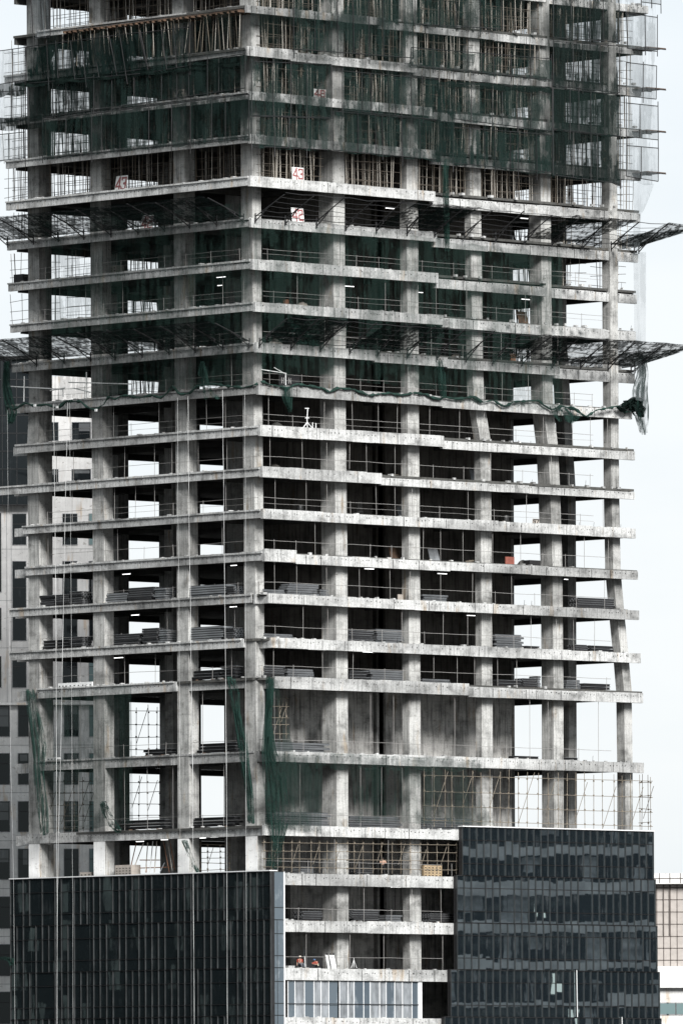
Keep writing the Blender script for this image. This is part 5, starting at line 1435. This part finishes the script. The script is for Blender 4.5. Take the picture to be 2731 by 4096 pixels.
# ------------------------------------------------------------------ workers
def skin_body(name, joints, edges, parent, mat, sub=1):
    """joints: name -> ((x,y,z), radius); edges between names"""
    names = list(joints); me = bpy.data.meshes.new(name)
    me.from_pydata([joints[n][0] for n in names], [(names.index(a), names.index(b)) for a, b in edges], [])
    me.materials.append(mat)
    o = bpy.data.objects.new(name, me); C.objects.link(o)
    if parent is not None: o.parent = parent
    md = o.modifiers.new('skin', 'SKIN'); md.use_smooth_shade = True
    sv = me.skin_vertices[0].data if me.skin_vertices else None
    if sv is None:
        bpy.context.view_layer.update()
        sv = me.skin_vertices[0].data
    for k, n in enumerate(names):
        r = joints[n][1]; sv[k].radius = (r, r); sv[k].use_root = (k == 0)
    o.modifiers.new('sub', 'SUBSURF').levels = sub
    o.modifiers['sub'].render_levels = sub
    return o
def worker(org, rz, J, lab, top, trousers, hat, stripes=True):
    e = empty('person', org, lab, 'person')
    e.rotation_euler = (0, 0, rz)
    H = J['head']; sh, pel = Vector(J['neck']), Vector(J['pelvis'])
    Jn = {'pelvis': (J['pelvis'], .125), 'waist': (tuple((sh * .4 + pel * .6)), .118), 'chest': (tuple(sh * .8 + pel * .2), .15), 'neck': (J['neck'], .055), 'chin': (tuple(Vector(J['neck']) * .5 + Vector(H) * .5), .058), 'head': (H, .088), 'crown': (tuple(Vector(H) + Vector((0, 0, .07))), .07)}
    E = [('pelvis', 'waist'), ('waist', 'chest'), ('chest', 'neck'), ('neck', 'chin'), ('chin', 'head'), ('head', 'crown')]
    for s in ('l', 'r'):
        for nm, r in (('shoulder', .066), ('elbow', .046), ('wrist', .03), ('palm', .034), ('hip', .09), ('knee', .062), ('ankle', .042), ('toe', .035)): Jn[nm + s] = (J[nm + s], r)
        E += [('chest', 'shoulder' + s), ('shoulder' + s, 'elbow' + s), ('elbow' + s, 'wrist' + s), ('wrist' + s, 'palm' + s), ('pelvis', 'hip' + s), ('hip' + s, 'knee' + s), ('knee' + s, 'ankle' + s), ('ankle' + s, 'toe' + s)]
        w_, p_ = Vector(J['wrist' + s]), Vector(J['palm' + s]); d = (p_ - w_).normalized(); sd = d.cross(Vector((0, 0, 1))).normalized() if abs(d.z) < .95 else Vector((1, 0, 0))
        for k in range(4):
            b = p_ + d * .03 + sd * (.026 * (k - 1.5)); t = b + d * (.05, .06, .055, .042)[k] + Vector((0, 0, -.02))
            Jn['f%d%s' % (k, s)] = (tuple(b), .010); Jn['t%d%s' % (k, s)] = (tuple(t), .008)
            E += [('palm' + s, 'f%d%s' % (k, s)), ('f%d%s' % (k, s), 't%d%s' % (k, s))]
        b = p_ - sd * .045; Jn['th' + s] = (tuple(b + d * .02), .011); E.append(('palm' + s, 'th' + s))
    skin_body('body', Jn, E, e, M['skin'])
    # clothing over the body
    T = {k: (Jn[k][0], Jn[k][1] * 1.16 + .022) for k in ('pelvis', 'waist', 'chest', 'shoulderl', 'shoulderr', 'elbowl', 'elbowr')}
    T['chest2'] = (tuple(Vector(Jn['chest'][0]) * .35 + Vector(Jn['neck'][0]) * .65), .125)
    skin_body('vest', T, [('pelvis', 'waist'), ('waist', 'chest'), ('chest', 'chest2'), ('chest', 'shoulderl'), ('chest', 'shoulderr'), ('shoulderl', 'elbowl'), ('shoulderr', 'elbowr')], e, top)
    K = {k: (Jn[k][0], Jn[k][1] * 1.14 + .02) for k in ('pelvis', 'hipl', 'hipr', 'kneel', 'kneer', 'anklel', 'ankler')}
    skin_body('trousers', K, [('pelvis', 'hipl'), ('pelvis', 'hipr'), ('hipl', 'kneel'), ('hipr', 'kneer'), ('kneel', 'anklel'), ('kneer', 'ankler')], e, trousers)
    for s in ('l', 'r'):
        a, b = Vector(J['ankle' + s]), Vector(J['toe' + s])
        m = MB().tube([tuple(a + (a - b) * .25), tuple(a * .5 + b * .5), tuple(b + (b - a) * .15)], [.055, .052, .035], 8)
        me = bpy.data.meshes.new('boot'); me.from_pydata(m.v, [], m.f); me.materials.append(M['black']); put('boot', me, e, (0, 0, 0))
    hv = Vector(H)
    if hat:
        rings = []
        for k in range(6):
            a = k / 5 * math.pi / 2; rr = .125 * math.cos(a) + .001
            rings.append([tuple(hv + Vector((rr * math.cos(q * math.pi / 6), rr * 1.12 * math.sin(q * math.pi / 6), .045 + .115 * math.sin(a)))) for q in range(12)])
        m = MB().loft([[tuple(hv + Vector((.155 * math.cos(q * math.pi / 6), -.02 + .185 * math.sin(q * math.pi / 6), .035))) for q in range(12)]] + rings)
        me = bpy.data.meshes.new('helmet'); me.from_pydata(m.v, [], m.f); me.materials.append(hat); put('helmet', me, e, (0, 0, 0))
    # face: eyes, nose, mouth
    fd = Vector(J.get('face', (0, -1, 0))); sd = fd.cross(Vector((0, 0, 1))).normalized()
    m = MB()
    m.tube([tuple(hv + fd * .085 + Vector((0, 0, .012))), tuple(hv + fd * .112 + Vector((0, 0, -.02)))], [.008, .014], 5)
    me = bpy.data.meshes.new('nose'); me.from_pydata(m.v, [], m.f); me.materials.append(M['skin']); put('nose', me, e, (0, 0, 0))
    m = MB()
    for sgn in (-1, 1): m.tube([tuple(hv + fd * .088 + sd * (.032 * sgn - .01) + Vector((0, 0, .018))), tuple(hv + fd * .088 + sd * (.032 * sgn + .01) + Vector((0, 0, .018)))], .007, 5)
    m.tube([tuple(hv + fd * .088 + sd * -.022 + Vector((0, 0, -.045))), tuple(hv + fd * .088 + sd * .022 + Vector((0, 0, -.045)))], .005, 4)
    me = bpy.data.meshes.new('eyes_and_mouth'); me.from_pydata(m.v, [], m.f); me.materials.append(M['black']); put('face_features', me, e, (0, 0, 0))
    if stripes:
        ch, pl_ = Vector(Jn['chest'][0]), Vector(Jn['pelvis'][0]); nk = Vector(Jn['neck'][0])
        m = MB()
        bk = J.get('back', Vector((0, -1, 0)))
        bk = Vector(bk)
        for sgn in (-1, 1):
            s_ = sd * (.085 * sgn)
            if J.get('cross'):
                m.tube([tuple(nk + s_ + bk * .10), tuple(ch + s_ * .3 + bk * .17), tuple(pl_ - s_ * 1.3 + bk * .16)], .024, 5)
                m.tube([tuple(pl_ + s_ * 1.3 + bk * .15 + Vector((0, 0, .25))), tuple(pl_ + s_ * 1.6 + bk * .14)], .024, 5)
            else:
                m.tube([tuple(nk + s_ + bk * .09), tuple(ch + s_ + bk * .185), tuple(pl_ * .7 + ch * .3 + s_ * .8 + bk * .165), tuple(pl_ + s_ * .8 + bk * .155)], .022, 5)
        me = bpy.data.meshes.new('reflective_tape'); me.from_pydata(m.v, [], m.f); me.materials.append(M['stripe']); put('reflective_tape', me, e, (0, 0, 0))
    return e
FACE_CAM = 0.0   # the persons' own -Y looks towards the viewer's side of the street
p = RF(1199, 3869, .75); z1_ = Z[1] + .02
wx = lambda u, v: (C0[0] + u * CA - v * SA, C0[1] + u * SA + v * CA)
def wpos(u, v, z): a = wx(u, v); return (a[0], a[1], z)
def person_at(u, v, z, rz, *a, **k):
    e = worker((0, 0, 0), rz, *a, **k); a_ = wx(u, v); e.location = (a_[0], a_[1], z); return e
J1 = dict(pelvis=(0, .05, .42), neck=(.01, -.02, .90), head=(.02, -.07, 1.06), shoulderl=(.20, 0, .84), shoulderr=(-.19, 0, .84), elbowl=(.25, -.03, .58), elbowr=(-.25, .0, .57),
          wristl=(.17, -.24, .47), wristr=(-.27, -.12, .38), palml=(.13, -.31, .46), palmr=(-.28, -.16, .31), hipl=(.11, 0, .40), hipr=(-.09, 0, .40), kneel=(.36, -.32, .46), kneer=(.12, -.40, .44),
          anklel=(.40, -.30, .08), ankler=(.24, -.36, .08), toel=(.44, -.46, .04), toer=(.27, -.52, .04))
person_at(ru(1, 1199, .85), .85, z1_, .05, J1, 'seated person in cream helmet, red vest with pale stripes and grey trousers', M['vest'], M['trouser'], M['helmet'])
J2 = dict(pelvis=(.10, .0, .26), neck=(-.02, -.24, .66), head=(-.13, -.36, .78), shoulderl=(.14, -.26, .62), shoulderr=(-.20, -.20, .58), elbowl=(.10, -.42, .40), elbowr=(-.33, -.30, .42),
          wristl=(-.12, -.50, .42), wristr=(-.36, -.44, .50), palml=(-.19, -.50, .43), palmr=(-.38, -.49, .55), hipl=(.18, .0, .24), hipr=(.0, .02, .24), kneel=(-.02, -.40, .40), kneer=(-.30, -.26, .44),
          anklel=(-.24, -.46, .08), ankler=(-.46, -.36, .08), toel=(-.34, -.58, .04), toer=(-.56, -.44, .04), face=(-.75, -.6, 0), back=(.55, -.83, .0), cross=True)
person_at(ru(1, 1262, .85), .85, z1_, .05, J2, 'crouching person bent forward in red vest with crossed pale straps and blue cap', M['vest'], M['black'], M['bluehat'])
MB().box(ru(1, 1185, .9) - .12, ru(1, 1185, .9) + .75, .85, 1.35, z1_, z1_ + .30).build('seat_block', M['board'], org=(ru(1, 1185, .9), .85, z1_))
tag(C.objects['seat_block'], 'low dark block under the seated person in the cream helmet', 'block')
e = MB().box(ru(1, 1151, .9), ru(1, 1176, .9), .8, 1.3, z1_, z1_ + .26).build('pale_box', M['slab'], org=(ru(1, 1151, .9), .8, z1_)); tag(e, 'pale low box between the corner glass and the seated person', 'box')
J3 = dict(pelvis=(0, .05, .92), neck=(0, -.08, 1.42), head=(-.02, -.14, 1.58), shoulderl=(.20, -.05, 1.36), shoulderr=(-.20, -.05, 1.36), elbowl=(.30, -.20, 1.18), elbowr=(-.30, -.18, 1.20),
          wristl=(.14, -.38, 1.22), wristr=(-.12, -.38, 1.24), palml=(.08, -.42, 1.24), palmr=(-.06, -.42, 1.26), hipl=(.10, .04, .90), hipr=(-.10, .04, .90), kneel=(.12, -.04, .48), kneer=(-.11, 0, .48),
          anklel=(.14, .04, .08), ankler=(-.12, .06, .08), toel=(.16, -.12, .04), toer=(-.13, -.10, .04))
person_at(ru(3, 1531, 1.5), 1.5, Z[3] + .02, .1, J3, 'standing person in pale pink top and dark trousers behind the tube scaffold', plain('pink_top', (.62, .40, .30), .8), M['black'], M['black'], stripes=False)
